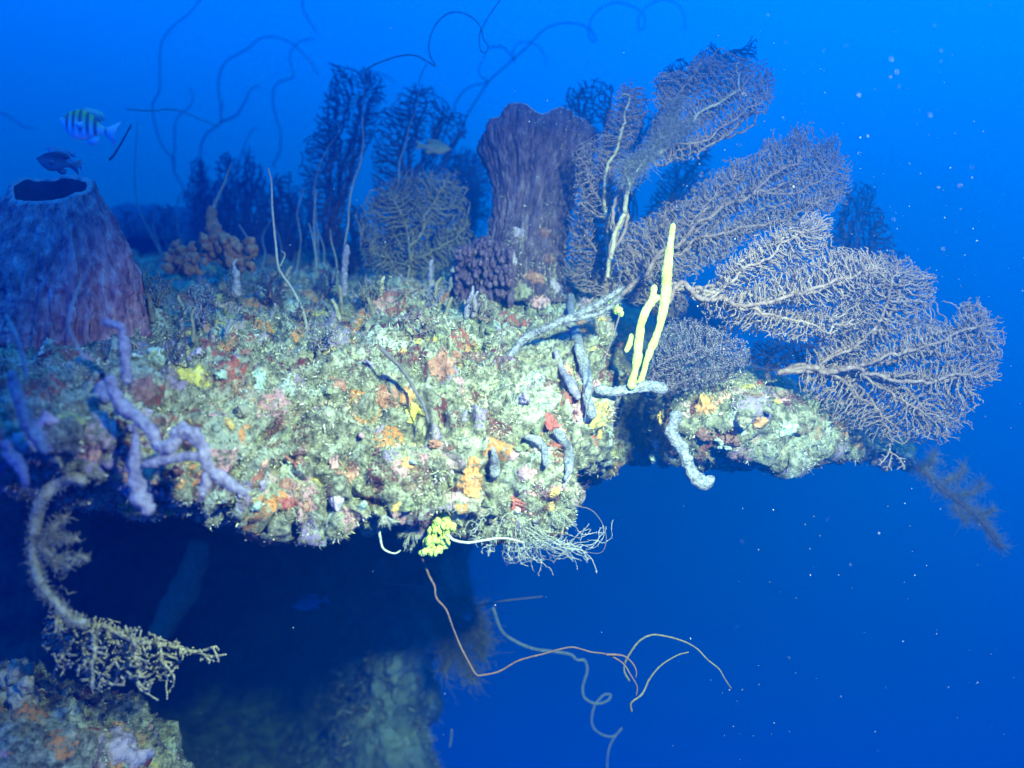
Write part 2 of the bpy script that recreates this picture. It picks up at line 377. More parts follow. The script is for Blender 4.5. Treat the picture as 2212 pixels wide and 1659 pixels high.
# back of the hollow and the pale buttress that ends it
wall_cols = [
 (-330, [(960, 3.8), (1150, 4.4), (1350, 4.6), (1500, 4.4), (1600, 3.6), (1700, 2.9), (1900, 2.4)]),
 (100, [(960, 4.4), (1150, 5.0), (1350, 5.2), (1500, 5.0), (1600, 4.0), (1700, 3.2), (1900, 2.6)]),
 (400, [(980, 5.0), (1150, 6.2), (1350, 7.0), (1520, 7.0), (1630, 5.8), (1690, 4.6), (1900, 3.4)]),
 (600, [(980, 5.0), (1150, 6.2), (1350, 7.0), (1510, 6.8), (1620, 5.8), (1690, 4.6), (1900, 3.6)]),
 (705, [(980, 5.0), (1150, 6.0), (1350, 6.4), (1500, 6.0), (1600, 5.0), (1680, 4.3), (1900, 3.6)]),
 (790, [(980, 4.4), (1150, 4.8), (1320, 4.5), (1450, 4.2), (1560, 4.1), (1680, 3.9), (1900, 3.6)]),
 (850, [(980, 4.3), (1150, 4.6), (1300, 4.3), (1430, 4.0), (1550, 4.0), (1680, 3.9), (1900, 3.7)]),
 (900, [(980, 4.3), (1150, 4.6), (1290, 4.4), (1420, 4.15), (1550, 4.15), (1680, 4.0), (1900, 3.8)]),
 (925, [(980, 4.6), (1150, 5.0), (1290, 4.9), (1420, 4.7), (1550, 4.6), (1680, 4.4), (1900, 4.2)]),
 (935, [(980, 6.0), (1150, 6.6), (1290, 6.6), (1420, 6.6), (1550, 6.4), (1680, 6.2), (1900, 6.0)]),
]
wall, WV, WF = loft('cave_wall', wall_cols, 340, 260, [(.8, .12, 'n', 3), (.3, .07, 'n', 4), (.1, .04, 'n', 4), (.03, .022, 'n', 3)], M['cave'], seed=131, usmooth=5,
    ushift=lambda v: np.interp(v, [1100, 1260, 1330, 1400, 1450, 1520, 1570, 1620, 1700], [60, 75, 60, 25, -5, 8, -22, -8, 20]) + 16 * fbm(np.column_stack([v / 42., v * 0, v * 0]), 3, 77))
# near rock at the bottom left
knoll_cols = [
 (-220, [(1515, 3.0), (1485, 2.3), (1515, 1.9), (1585, 1.70), (1685, 1.55), (1845, 1.4)]),
 (20, [(1515, 3.0), (1470, 2.3), (1495, 1.9), (1565, 1.70), (1665, 1.58), (1845, 1.4)]),
 (150, [(1545, 3.0), (1505, 2.3), (1530, 1.95), (1590, 1.76), (1685, 1.62), (1845, 1.45)]),
 (260, [(1585, 3.0), (1545, 2.4), (1570, 2.05), (1625, 1.86), (1705, 1.72), (1845, 1.55)]),
 (340, [(1645, 3.0), (1620, 2.5), (1635, 2.2), (1675, 2.02), (1735, 1.9), (1845, 1.75)]),
 (410, [(1745, 3.0), (1735, 2.7), (1745, 2.5), (1765, 2.3), (1805, 2.2), (1895, 2.1)]),
]
knoll, KV, KF = loft('reef_knoll', knoll_cols, 150, 110, ROCK, M['reef'], seed=201)
# slope of the reef far behind, nearly lost in the blue
slope_cols = [
 (-900, [(420, 20), (430, 15), (460, 11), (540, 6.5), (640, 5.0)]),
 (-300, [(430, 20), (440, 15), (465, 11), (540, 6.5), (640, 5.0)]),
 (0, [(450, 20), (455, 15), (475, 11), (540, 6.5), (620, 5.0)]),
 (220, [(470, 20), (475, 15), (490, 11), (540, 6.6), (610, 5.0)]),
 (430, [(470, 23.0), (470, 17.2), (490, 12.9), (530, 6.8), (600, 5.0)]),
 (700, [(540, 23.0), (538, 17.2), (540, 12.9), (550, 6.8), (600, 5.0)]),
 (1050, [(575, 23.0), (570, 17.2), (568, 12.9), (570, 6.8), (610, 5.0)]),
 (1350, [(640, 23.0), (630, 17.2), (625, 12.9), (620, 6.8), (640, 5.0)]),
 (1560, [(760, 21.6), (740, 17.2), (735, 12.9), (735, 6.8), (740, 5.0)]),
]
slope, SV, SF = loft('reef_slope', slope_cols, 200, 110, [(2.2, .40, 'n', 3), (.7, .22, 'n', 3), (.25, .10, 'n', 3)], M['slope'], seed=301)

bvhL = BVHTree.FromPolygons(LV.tolist(), LF.tolist()); bvhB = BVHTree.FromPolygons(BV.tolist(), BF.tolist())
bvhW = BVHTree.FromPolygons(WV.tolist(), WF.tolist()); bvhK = BVHTree.FromPolygons(KV.tolist(), KF.tolist())
bvhS = BVHTree.FromPolygons(SV.tolist(), SF.tolist())
def hit(u, v, trees=(bvhL, bvhB, bvhK, bvhW)):
    d = Vector(P(u, v, 1.0)); d.normalize(); best = None
    for t in trees:
        r = t.ray_cast(Vector((0, 0, 0)), d)
        if r[0] is not None and (best is None or r[3] < best[3]): best = r
    return best
def depth(u, v, default=2.2):
    r = hit(u, v); return r[0].y if r else default

# ---------------------------------------------------------------- turf of algae and hydroids over the rock: nobody could count it
def turf(name, V, F, n, seed, label, lmin=.004, lmax=.016, umax=2300, fwd=True):
    g = np.random.default_rng(seed)
    a, b, c, d = (V[F[:, k]] for k in range(4))
    cr = np.cross(c - a, d - b); area = np.linalg.norm(cr, axis=1) / 2; nm = cr / (np.linalg.norm(cr, axis=1)[:, None] + 1e-12)
    ctr = (a + b + c + d) / 4
    if np.mean(nm[:, 1] * -1) < 0: nm = -nm
    # faces that look towards the open water in front, thinning with distance
    u = ctr[:, 0] / ctr[:, 1] / PX + 1106; v = -ctr[:, 2] / ctr[:, 1] / PX + 829.5
    face = -(nm * ctr).sum(1) / np.linalg.norm(ctr, axis=1)
    wgt = area * (face > -.55) * (u > -60) * (u < 2260) * (v < 1700) / np.maximum(ctr[:, 1], 1.2) ** 2
    clump = .03 + np.clip(fbm(ctr / .10, 4, seed, .65) * 3.2 + .55, 0, 2.0)
    wgt = wgt * clump
    idx = g.choice(len(F), n, p=wgt / wgt.sum())
    r1, r2 = g.random(n)[:, None], g.random(n)[:, None]
    p = (a[idx] * (1 - r1) + b[idx] * r1) * (1 - r2) + (d[idx] * (1 - r1) + c[idx] * r1) * r2
    nn = nm[idx]
    dr = nn * .7 + g.normal(size=(n, 3)) * .55 + np.array([0, 0, .25]); dr /= np.linalg.norm(dr, axis=1)[:, None]
    L = (lmin + (lmax - lmin) * g.random(n) ** 2.2)[:, None] * np.maximum(.8, p[:, 1:2] / 2)
    wd = np.cross(dr, g.normal(size=(n, 3))); wd /= np.linalg.norm(wd, axis=1)[:, None]; wd = wd * (.0003 + .0014 * g.random(n) ** 2.5)[:, None]
    side = np.cross(dr, wd); side /= np.linalg.norm(side, axis=1)[:, None] + 1e-9
    m = p + dr * L * .55 + side * L * g.normal(size=(n, 1)) * .25
    t = m + dr * L * .5 + side * L * g.normal(size=(n, 1)) * .4
    p = p - nn * .003
    VV = np.stack([p - wd, p + wd, m - wd, m + wd, t], 1).reshape(-1, 3)
    o = np.arange(n)[:, None] * 5
    F4 = o + np.array([[0, 1, 3, 2]]); F3 = o + np.array([[2, 3, 4]])
    pal = np.array([(.66, .67, .50), (.52, .53, .34), (.74, .74, .62), (.30, .33, .22), (.62, .58, .30), (.56, .42, .44), (.50, .24, .14), (.22, .08, .08), (.46, .50, .58), (.66, .50, .24)])
    zone = fbm(p / .11, 4, seed + 5, .6) * 2.9 + g.normal(size=n) * .14
    ci = np.clip(np.digitize(zone, [-.75, -.5, -.25, .05, .3, .5, .68, .85, 1.0]), 0, 9)
    ci = np.array([7, 3, 1, 0, 2, 4, 5, 6, 9, 8])[ci]
    col = pal[ci] * (.22 + 1.1 * g.random((n, 1)) ** 1.2)
    col = np.repeat(np.clip(col, 0, .85), 5, 0)
    ob = obj(name, VV, [F4, F3], M['turf'], loc=V.mean(0), smooth=False, col=col)
    return tag(ob, label, 'algae', kind='stuff')
turf('algae_turf', LV, LF, 300000, 11, 'fuzzy pale green turf covering the main ledge')
turf('algae_turf', BV, BF, 50000, 12, 'short pale turf on the spur under the sea fans', .004, .013)
turf('algae_turf', WV, WF, 30000, 14, 'sparse dim turf on the wall of the hollow and the pale buttress', .008, .030)
turf('algae_turf', KV, KF, 15000, 13, 'dim turf on the rock in the bottom left corner')
# ================================================================ gorgonians: networks grown toward free space in a sheet
def inpoly(pts, poly):
    x, y = pts[:, 0], pts[:, 1]; r = np.zeros(len(pts), bool); n = len(poly); j = n - 1
    for i in range(n):
        xi, yi = poly[i]; xj, yj = poly[j]
        c = ((yi > y) != (yj > y)) & (x < (xj - xi) * (y - yi) / (yj - yi + 1e-12) + xi)
        r ^= c; j = i
    return r
def grow(trunks, poly, seed, sp=9.0, step=4.0, kill=6.5, infl=70, wob=.35, trop=(0, 0), maxit=320):
    sp, step, kill = sp * .50, step * .75, kill * .50
    g = np.random.default_rng(seed); poly = np.array(poly, float)
    lo, hi = poly.min(0), poly.max(0)
    gx, gy = np.meshgrid(np.arange(lo[0], hi[0], sp), np.arange(lo[1], hi[1], sp))
    A = np.stack([gx.ravel(), gy.ravel()], 1) + g.uniform(-.6, .6, (gx.size, 2)) * sp
    # ragged rim
    cen = poly.mean(0)
    jit = A + (A - cen) * (fbm(np.column_stack([A / 34, np.zeros(len(A))]), 3, seed)[:, None] * .22)
    A = A[inpoly(jit, poly)]
    N = []; Pn = []
    for ti, tr in enumerate(trunks):
        q = catmull(tr, max(3, int(np.linalg.norm(np.diff(np.array(tr, float), axis=0), axis=1).sum() / step)))
        par = -1
        if ti and N:
            par = int(np.argmin(((np.array(N) - q[0]) ** 2).sum(1))); q = q[1:]
        for x in q:
            N.append(x); Pn.append(par); par = len(N) - 1
    N = list(map(np.array, N)); arr = np.array(N)
    D = ((A[:, None] - arr[None]) ** 2).sum(2); near = D.argmin(1); nd = D.min(1)
    keep = nd > kill ** 2; A, near, nd = A[keep], near[keep], nd[keep]
    trop = np.array(trop, float)
    for it in range(maxit):
        if len(A) == 0: break
        act = nd < infl ** 2
        if not act.any(): infl *= 1.5; continue
        dirs = A[act] - arr[near[act]]; dirs /= np.linalg.norm(dirs, axis=1)[:, None] + 1e-9
        ids, inv = np.unique(near[act], return_inverse=True)
        go = g.random(len(ids)) < .45
        sm = np.zeros((len(ids), 2)); np.add.at(sm, inv, dirs)
        cnt = np.bincount(inv)[:, None]
        sm = sm / cnt + g.normal(size=sm.shape) * wob * .5 + trop
        sm /= np.linalg.norm(sm, axis=1)[:, None] + 1e-9
        new = arr[ids] + sm * step
        d2 = ((new[:, None] - arr[None]) ** 2).sum(2).min(1)
        ok = d2 > (step * .6) ** 2
        # where the mean direction is already taken, turn to one single free point
        pick = np.full(len(ids), -1); ai = np.nonzero(act)[0]; pm = g.permutation(len(ai)); pick[inv[pm]] = ai[pm]
        one = A[pick] - arr[ids]; one /= np.linalg.norm(one, axis=1)[:, None] + 1e-9
        alt = arr[ids] + one * step
        new[~ok] = alt[~ok]
        d2 = ((new[:, None] - arr[None]) ** 2).sum(2).min(1)
        ok2 = (d2 > (step * .6) ** 2) & go
        stuck = np.isin(near, ids[~ok2 & go])
        new = new[ok2]; ids = ids[ok2]
        if len(new):
            base = len(arr); arr = np.vstack([arr, new]); Pn.extend(ids.tolist())
            dn = ((A[:, None] - new[None]) ** 2).sum(2); k = dn.argmin(1); m = dn.min(1)
            b = m < nd; near[b] = k[b] + base; nd[b] = m[b]
        kl = (nd > kill ** 2) & ~(stuck & (g.random(len(A)) < .006))
        A, near, nd = A[kl], near[kl], nd[kl]
    return arr, np.array(Pn)
def chains(par):
    n = len(par); lv = np.ones(n); ch = [[] for _ in range(n)]
    for i in range(n - 1, -1, -1):
        if par[i] >= 0: ch[par[i]].append(i)
    tips = np.zeros(n)
    for i in range(n - 1, -1, -1):
        if not ch[i]: tips[i] = 1
        if par[i] >= 0: tips[par[i]] += tips[i]
    out = []; st = [(i, -1) for i in range(n) if par[i] < 0]
    while st:
        i, p0 = st.pop(); c = [p0] if p0 >= 0 else []
        while True:
            c.append(i)
            if not ch[i]: break
            k = sorted(ch[i], key=lambda x: -tips[x])
            for o in k[1:]: st.append((o, i))
            i = k[0]
        out.append(c)
    return out, tips
def sea_fan(name, label, cat, trunks, poly, d0, du=0, dv=0, amp=.02, walk=.004, rtip=1.5, ex=.32, rmax=7, br='fan', stem=None, polyp=0, seed=1,
            sp=9.0, step=4.0, kill=6.5, wob=.35, trop=(0, 0), group=None, psize=.0008, sides=5, layers=1, gapz=.05):
    th = None; TB, TS = Tubes(), Tubes(); pp = []
    g = np.random.default_rng(seed + 500)
    for ly in range(layers):
        tr = trunks if ly == 0 else [[(x + g.normal() * 9 * (k > 0), y + g.normal() * 9 * (k > 0)) for k, (x, y) in enumerate(t)] if n_ == 0 else [(x + g.normal() * 14, y + g.normal() * 14) for x, y in t] for n_, t in enumerate(trunks)]
        arr, par = grow(tr, poly, seed + 1000 * ly, sp, step, kill, wob=wob, trop=trop)
        root = np.array(trunks[0][0], float)
        wk = np.zeros(len(arr)); off = np.zeros(len(arr))
        for i in range(len(arr)):
            if par[i] >= 0:
                wk[i] = wk[par[i]] * .985 + g.normal() * walk
        off = np.clip(np.linalg.norm(arr - root, axis=1) / 150, 0, 1) * gapz * ly
        cs, tips = chains(par)
        sm = arr.copy(); nb = np.zeros((len(arr), 2)); ct = np.zeros(len(arr))
        for rep in range(2):                       # relax the zigzag
            nb[:] = 0; ct[:] = 0; m = par >= 0
            np.add.at(nb, par[m], sm[m]); np.add.at(ct, par[m], 1)
            nb[m] += sm[par[m]]; ct[m] += 1
            sm = sm * .5 + .5 * nb / np.maximum(ct, 1)[:, None]
        wp = np.clip(np.linalg.norm(sm - root, axis=1) / 60, 0, 1)[:, None]
        sm = sm + wp * np.stack([fbm(np.column_stack([sm / 46, np.full(len(sm), 3.1 + seed + ly)]), 3, 5), fbm(np.column_stack([sm / 46, np.full(len(sm), 9.7 + seed + ly)]), 3, 6)], 1) * 17
        d = d0 + du * (sm[:, 0] - root[0]) / 100 + dv * (sm[:, 1] - root[1]) / 100 + amp * fbm(np.column_stack([sm / 70, np.full(len(sm), seed)]), 3, seed) + wk + off
        X = P(sm[:, 0], sm[:, 1], d)
        R = np.minimum(rtip * .60 * tips ** (ex * .85), rmax * .8) * PX * d0
        if th is None: th = thing(name, X[0], label, cat, group)
        for ci, c in enumerate(cs):
            pts = X[c]; r = R[c].copy()
            if len(c) > 1 and ci and par[c[1]] == c[0]: r[0] = r[1]
            if ci == 0 and ly == 0 and stem is not None:
                TS.add(pts, r * 1.15, 8, bump=.18, bscale=90)
            elif len(c) >= 2: TB.add(pts, r, sides)
            if polyp and len(c) >= 2:
                L = np.linalg.norm(np.diff(pts, axis=0), axis=1); k = max(1, int(L.sum() / (.0045 / polyp)))
                s = g.random(k) * (len(c) - 1); i = s.astype(int); f = (s - i)[:, None]
                q = pts[i] * (1 - f) + pts[np.minimum(i + 1, len(c) - 1)] * f
                dr = g.normal(size=(k, 3)); dr /= np.linalg.norm(dr, axis=1)[:, None]
                pp.append(q + dr * (r[i][:, None] * 1.1 + .001 + .0035 * g.random((k, 1))))
    if stem is not None: TS.build('stem', M[stem], th)
    TB.build('branches', M[br], th)
    if pp:
        q = np.concatenate(pp); V, F = beads(q, g.uniform(.6, 1.3, len(q)) * psize)
        o = obj('polyps', V, F, M['polyp'], th, smooth=False); o['kind'] = 'stuff'
    return th
sea_fan('sea_fan', 'large brown sea fan with an open net at the far right end of the spur', 'sea fan',
        [[(1680, 806), (1740, 796), (1800, 802), (1850, 800), (1920, 842), (1990, 890)], [(1760, 797), (1800, 770), (1850, 745), (1900, 690), (1935, 610)],
         [(1830, 802), (1930, 770), (2030, 742), (2110, 700)], [(1850, 800), (1960, 820), (2080, 810)], [(1790, 800), (1850, 850), (1930, 920)]],
        [(1740, 786), (1760, 740), (1830, 700), (1872, 610), (1895, 545), (1960, 570), (2022, 600), (2016, 655), (1992, 690), (2050, 700), (2078, 650), (2120, 642), (2150, 690), (2168, 760),
         (2150, 815), (2105, 840), (2100, 880), (2060, 940), (1990, 962), (1920, 955), (1850, 925), (1790, 885), (1735, 835)],
        2.22, -.05, .02, .03, .0025, 1.7, .30, 7, 'fan', 'fan', .9, 21, layers=6, gapz=.035, sp=10, step=4.5, kill=9, wob=.5)
sea_fan('sea_fan', 'pale combed sea fan spreading right from beside the yellow tubes', 'sea fan',
        [[(1440, 660), (1468, 618), (1520, 640), (1600, 662), (1700, 690), (1790, 715)], [(1530, 642), (1590, 590), (1660, 545), (1740, 500)],
         [(1610, 660), (1720, 640), (1830, 600), (1900, 575)]],
        [(1470, 600), (1520, 634), (1560, 580), (1610, 530), (1680, 490), (1720, 480), (1750, 460), (1800, 480), (1790, 535), (1850, 540), (1890, 555), (1925, 580), (1900, 625), (1850, 645), (1850, 690),
         (1800, 728), (1720, 738), (1640, 724), (1580, 704), (1520, 664)],
        2.12, -.03, .03, .03, .003, 1.6, .28, 6, 'fan_pale', 'fan', .35, 22, layers=6, gapz=.035, sp=8.8, step=4.2, kill=7.5, wob=.35, trop=(.05, -.45))
sea_fan('sea_fan', 'wide grey brown sea fan rising behind the tallest yellow tube', 'sea fan',
        [[(1340, 640), (1410, 572), (1510, 490), (1620, 420), (1720, 350)], [(1410, 572), (1490, 530), (1600, 495), (1720, 455), (1800, 420)], [(1460, 530), (1540, 430), (1600, 380)],
         [(1620, 420), (1740, 400), (1800, 350)]],
        [(1330, 565), (1330, 500), (1400, 470), (1480, 425), (1560, 362), (1630, 345), (1655, 300), (1700, 305), (1712, 268), (1738, 275), (1755, 310), (1800, 292), (1808, 340), (1835, 380), (1832, 430),
         (1800, 452), (1740, 462), (1690, 480), (1640, 502), (1600, 522), (1560, 562), (1500, 592), (1440, 602), (1380, 612)],
        2.38, -.03, .0, .04, .004, 1.5, .28, 6, 'fan', 'fan', 1.0, 23, layers=6, gapz=.035, sp=8.4, step=4.2, kill=6.6, wob=.35, trop=(.12, -.35))
sea_fan('sea_fan', 'topmost fan with forked pale branches on a leaning stalk', 'sea fan',
        [[(1318, 560), (1340, 480), (1360, 400), (1400, 340), (1460, 290), (1530, 240), (1600, 190)], [(1430, 318), (1520, 300), (1600, 250), (1650, 210)], [(1420, 320), (1450, 230), (1500, 160), (1560, 110)]],
        [(1395, 335), (1412, 255), (1405, 195), (1425, 160), (1480, 150), (1530, 120), (1570, 140), (1600, 130), (1640, 140), (1672, 165), (1668, 210), (1640, 245), (1600, 262), (1560, 292), (1530, 312),
         (1480, 352), (1430, 356)],
        2.3, -.02, .01, .03, .003, 1.7, .28, 6, 'fan_pale', 'tan', .8, 24, layers=6, gapz=.035, sp=9, step=4.2, kill=8, wob=.45, trop=(.05, -.1))
sea_fan('sea_fan', 'dark blue fan behind the topmost forked fan', 'sea fan',
        [[(1400, 300), (1450, 230), (1520, 170), (1600, 110)]],
        [(1410, 200), (1418, 150), (1460, 130), (1500, 120), (1535, 88), (1570, 108), (1605, 105), (1630, 72), (1638, 130), (1600, 180), (1520, 200), (1450, 230)],
        2.7, -.02, .01, .05, .006, 1.7, .25, 6, 'fan_dark', None, .25, 25, layers=3, gapz=.06, sp=9.5, step=4.2, kill=7, trop=(.1, -.4))
sea_fan('sea_fan', 'narrow bushy fan standing in front of the central barrel sponge', 'sea fan',
        [[(1312, 600), (1312, 500), (1305, 420), (1330, 310), (1362, 200)], [(1305, 440), (1270, 380), (1252, 320)]],
        [(1240, 430), (1240, 350), (1262, 310), (1300, 280), (1325, 215), (1356, 165), (1388, 205), (1398, 240), (1384, 292), (1355, 332), (1335, 385), (1335, 450), (1300, 480), (1262, 470)],
        2.42, -.02, .0, .04, .004, 1.6, .27, 5, 'fan', 'tan', 1.0, 26, layers=5, gapz=.05, sp=9, step=4, kill=6.5, wob=.35, trop=(0, -.35))
sea_fan('sea_fan', 'low thicket of upright twigs at the foot of the leaning stalks', 'sea fan',
        [[(1320, 650), (1300, 590), (1280, 520)], [(1320, 650), (1380, 600), (1420, 560)]],
        [(1222, 600), (1228, 470), (1250, 430), (1290, 470), (1340, 520), (1400, 540), (1440, 560), (1480, 620), (1480, 680), (1430, 700), (1380, 660), (1330, 640), (1260, 640)],
        2.55, -.02, .0, .06, .008, 1.6, .25, 5, 'fan', None, .5, 27, layers=5, gapz=.05, sp=9, step=4, kill=6.5, trop=(.05, -.55))
sea_fan('sea_fan', 'shadowed fan with white polyps below the pale combed fan', 'sea fan',
        [[(1385, 850), (1430, 790), (1490, 762), (1560, 752)], [(1385, 850), (1460, 830), (1540, 800), (1600, 780)]],
        [(1400, 830), (1405, 745), (1450, 690), (1520, 688), (1565, 715), (1612, 745), (1618, 790), (1560, 815), (1500, 838), (1440, 850)],
        2.08, -.02, .0, .04, .004, 1.4, .26, 5, 'fan_dark', None, 1.1, 28, layers=5, gapz=.05, sp=9, step=4, kill=6.5, wob=.4, trop=(.15, -.1))
sea_fan('sea_fan', 'dark blue twigs in the gap between the pale combed fan and the large net fan', 'sea fan',
        [[(1660, 830), (1660, 770), (1670, 730)], [(1660, 800), (1720, 760)]],
        [(1600, 790), (1620, 740), (1690, 725), (1770, 740), (1780, 770), (1720, 800), (1660, 810)],
        2.5, -.02, .0, .06, .008, 1.8, .26, 5, 'fan_dark', None, .3, 29, layers=3, gapz=.06, sp=10, step=4.2, kill=7, trop=(.2, -.3))
sea_fan('sea_fan', 'small pale forked sprig hanging under the tip of the spur', 'sea fan',
        [[(1926, 950), (1926, 980), (1912, 998), (1898, 1014)], [(1926, 980), (1944, 995), (1956, 1018)], [(1930, 985), (1925, 1005), (1910, 1012)]],
        [(1893, 1006), (1918, 978), (1958, 990), (1960, 1022), (1905, 1020)],
        2.2, 0, 0, .01, .002, 2.2, .22, 5, 'fan_pale', None, .9, 30, sp=12, step=4, kill=9)
sea_fan('sea_fan', 'round olive fan left of the central barrel sponge', 'sea fan',
        [[(880, 640), (888, 570), (872, 500), (850, 430)], [(888, 570), (940, 530), (1000, 500)], [(885, 590), (840, 570), (800, 530)], [(880, 540), (930, 460), (960, 390)]],
        [(776, 500), (790, 432), (840, 392), (900, 372), (960, 365), (1000, 400), (1022, 470), (1015, 540), (970, 592), (900, 612), (830, 602), (790, 560)],
        2.95, -.02, .0, .08, .006, 1.5, .27, 5, 'fan_olive', 'fan_olive', .3, 31, layers=5, gapz=.05, sp=9.5, step=4.2, kill=7, wob=.4, trop=(0, -.3))
# dark bushes farther back
BG = [
 ('tall dark gorgonian bush, left of the pair behind the looping whips', [[(700, 540), (715, 420), (735, 300), (745, 190)], [(720, 420), (775, 330), (810, 250)]],
  [(655, 430), (652, 340), (680, 270), (700, 205), (722, 143), (757, 162), (788, 146), (832, 210), (816, 280), (782, 345), (755, 420), (720, 480), (668, 480)], 3.9, 41, 1.0),
 ('dark gorgonian bush leaning right, the right one of the pair behind the looping whips', [[(835, 540), (845, 400), (870, 300), (935, 235)], [(850, 370), (920, 305), (985, 275)]],
  [(800, 450), (808, 330), (830, 245), (880, 197), (940, 188), (965, 228), (1002, 250), (1012, 292), (962, 322), (912, 335), (882, 370), (862, 450)], 3.7, 42, 1.0),
 ('faint blue bush just left of the central barrel sponge', [[(1010, 560), (1010, 440), (1015, 350)]], [(965, 440), (972, 360), (1000, 315), (1040, 330), (1060, 400), (1055, 480), (990, 480)], 4.6, 43, 1.1),
 ('dark bush showing above the right rim of the central barrel sponge', [[(1285, 480), (1275, 330), (1262, 230)]], [(1212, 245), (1228, 195), (1270, 174), (1312, 186), (1325, 250), (1310, 310), (1235, 312)], 3.4, 44, 1.0),
 ('dark bush between the narrow fan and the leaning stalk', [[(1350, 480), (1360, 360), (1375, 270)]], [(1322, 330), (1340, 270), (1370, 235), (1412, 250), (1418, 310), (1390, 370), (1340, 380)], 3.3, 45, 1.0),
 ('blurred dark bush under the topmost fan', [[(1400, 560), (1430, 440), (1490, 370)]], [(1385, 480), (1415, 405), (1455, 350), (1530, 325), (1535, 380), (1490, 435), (1440, 475)], 3.5, 46, 1.0),
 ('faint dark bush behind the right tip of the grey brown fan', [[(1835, 905), (1850, 560), (1860, 430)]],
  [(1775, 570), (1800, 470), (1832, 395), (1872, 392), (1892, 440), (1922, 490), (1948, 560), (1930, 620), (1830, 620)], 3.05, 47, 1.1),
 ('column shaped faint bush, left of the cluster above the orange lumps', [[(435, 600), (430, 470), (432, 380)]], [(408, 480), (408, 370), (432, 334), (458, 360), (462, 480)], 4.6, 48, 1.2),
 ('column shaped faint bush, middle of the cluster above the orange lumps', [[(492, 600), (490, 460), (490, 360)]], [(466, 480), (468, 350), (492, 324), (520, 350), (520, 480)], 4.8, 49, 1.2),
 ('column shaped faint bush, right of the cluster above the orange lumps', [[(545, 600), (545, 460), (540, 360)]], [(522, 490), (522, 360), (540, 322), (565, 360), (575, 490)], 4.6, 50, 1.2),
 ('low faint bush left of the orange lumps', [[(300, 620), (300, 540), (300, 490)]], [(258, 560), (255, 480), (285, 455), (330, 470), (345, 560)], 5.0, 51, 1.2),
 ('low faint bush just above the right edge of the left barrel sponge', [[(370, 620), (365, 540), (360, 490)]], [(335, 560), (330, 465), (362, 440), (395, 470), (400, 560)], 4.8, 52, 1.2),
 ('dim bush low between the column cluster and the tall dark pair', [[(615, 620), (612, 520), (618, 420)]], [(585, 500), (585, 410), (612, 370), (645, 400), (650, 500)], 4.4, 53, 1.2),
 ('broad hazy bush filling the gap left of the tall dark pair', [[(600, 640)]], [(570, 560), (560, 450), (590, 400), (640, 430), (670, 400), (690, 480), (690, 570)], 4.9, 55, 1.3),
 ('hazy wide bush behind the round olive fan', [[(900, 640)]], [(800, 520), (800, 440), (850, 400), (930, 350), (1000, 330), (1040, 400), (1040, 540)], 4.9, 56, 1.3),
 ('hazy rounded bush behind the column cluster', [[(470, 640)]], [(390, 560), (395, 420), (440, 390), (500, 400), (560, 380), (600, 440), (590, 560)], 5.6, 57, 1.4),
 ('dim low bush under the tall dark pair', [[(760, 640), (760, 560), (765, 480)]], [(700, 580), (705, 480), (760, 440), (800, 480), (800, 580)], 4.0, 54, 1.2),
]
TOP = [('grey twiggy bush right of the left barrel sponge', 340, 660, 42, 70, 'fan_olive', 2.3), ('blue grey bush behind the yellow smear', 432, 700, 50, 88, 'lav', 2.25), ('low olive bush under the orange lumps', 505, 650, 40, 60, 'fan_olive', 2.5),
 ('grey bush left of the lone beaded whip', 590, 660, 46, 80, 'fan_dark', 2.6), ('brown bush at the foot of the lone beaded whip', 655, 700, 40, 50, 'fan', 2.4), ('dim bush left of the tubular stub', 705, 640, 34, 60, 'fan_dark', 2.9),
 ('small olive bush right of the tubular stub', 800, 650, 40, 46, 'fan_olive', 2.75), ('small grey bush before the round olive fan', 935, 660, 40, 44, 'lav', 2.6), ('low brown bush in front of the knobby coral', 1040, 690, 44, 50, 'fan', 2.4),
 ('low dark bush left of the yellow smear', 385, 775, 36, 54, 'fan_dark', 1.95), ('grey bush on the brow of the bright face', 690, 760, 46, 54, 'lav', 2.0), ('brown bush on the brow left of the grey fuzzy branch', 905, 730, 52, 56, 'fan', 2.15)]
for q_, (lb, u_, v_, w_, h_, m_, d_) in enumerate(TOP):
    r_ = hit(u_, v_, (bvhL,)); d_ = r_[0].y if r_ else d_
    gg = np.random.default_rng(700 + q_); tr = [[(u_, v_ + 4), (u_ + s * w_ * .3, v_ - h_ * .4), (u_ + s * w_ * .55 + gg.normal() * 4, v_ - h_ * .85)] for s in (-1, -.3, .4, 1)]
    po = [(u_ - w_ * .4, v_), (u_ - w_ * .75, v_ - h_ * .5), (u_ - w_ * .5, v_ - h_ * .95), (u_, v_ - h_ * 1.05), (u_ + w_ * .6, v_ - h_ * .9), (u_ + w_ * .75, v_ - h_ * .45), (u_ + w_ * .3, v_)]
    sea_fan('gorgonian_bush', lb, 'gorgonian', tr, po, d_ - .02, 0, 0, .08, .012, 2.0, .2, 5, m_, None, .15, 720 + q_, sp=10, step=4.5, kill=7, wob=.5, trop=(0, -.2), sides=4, layers=2, gapz=.08)
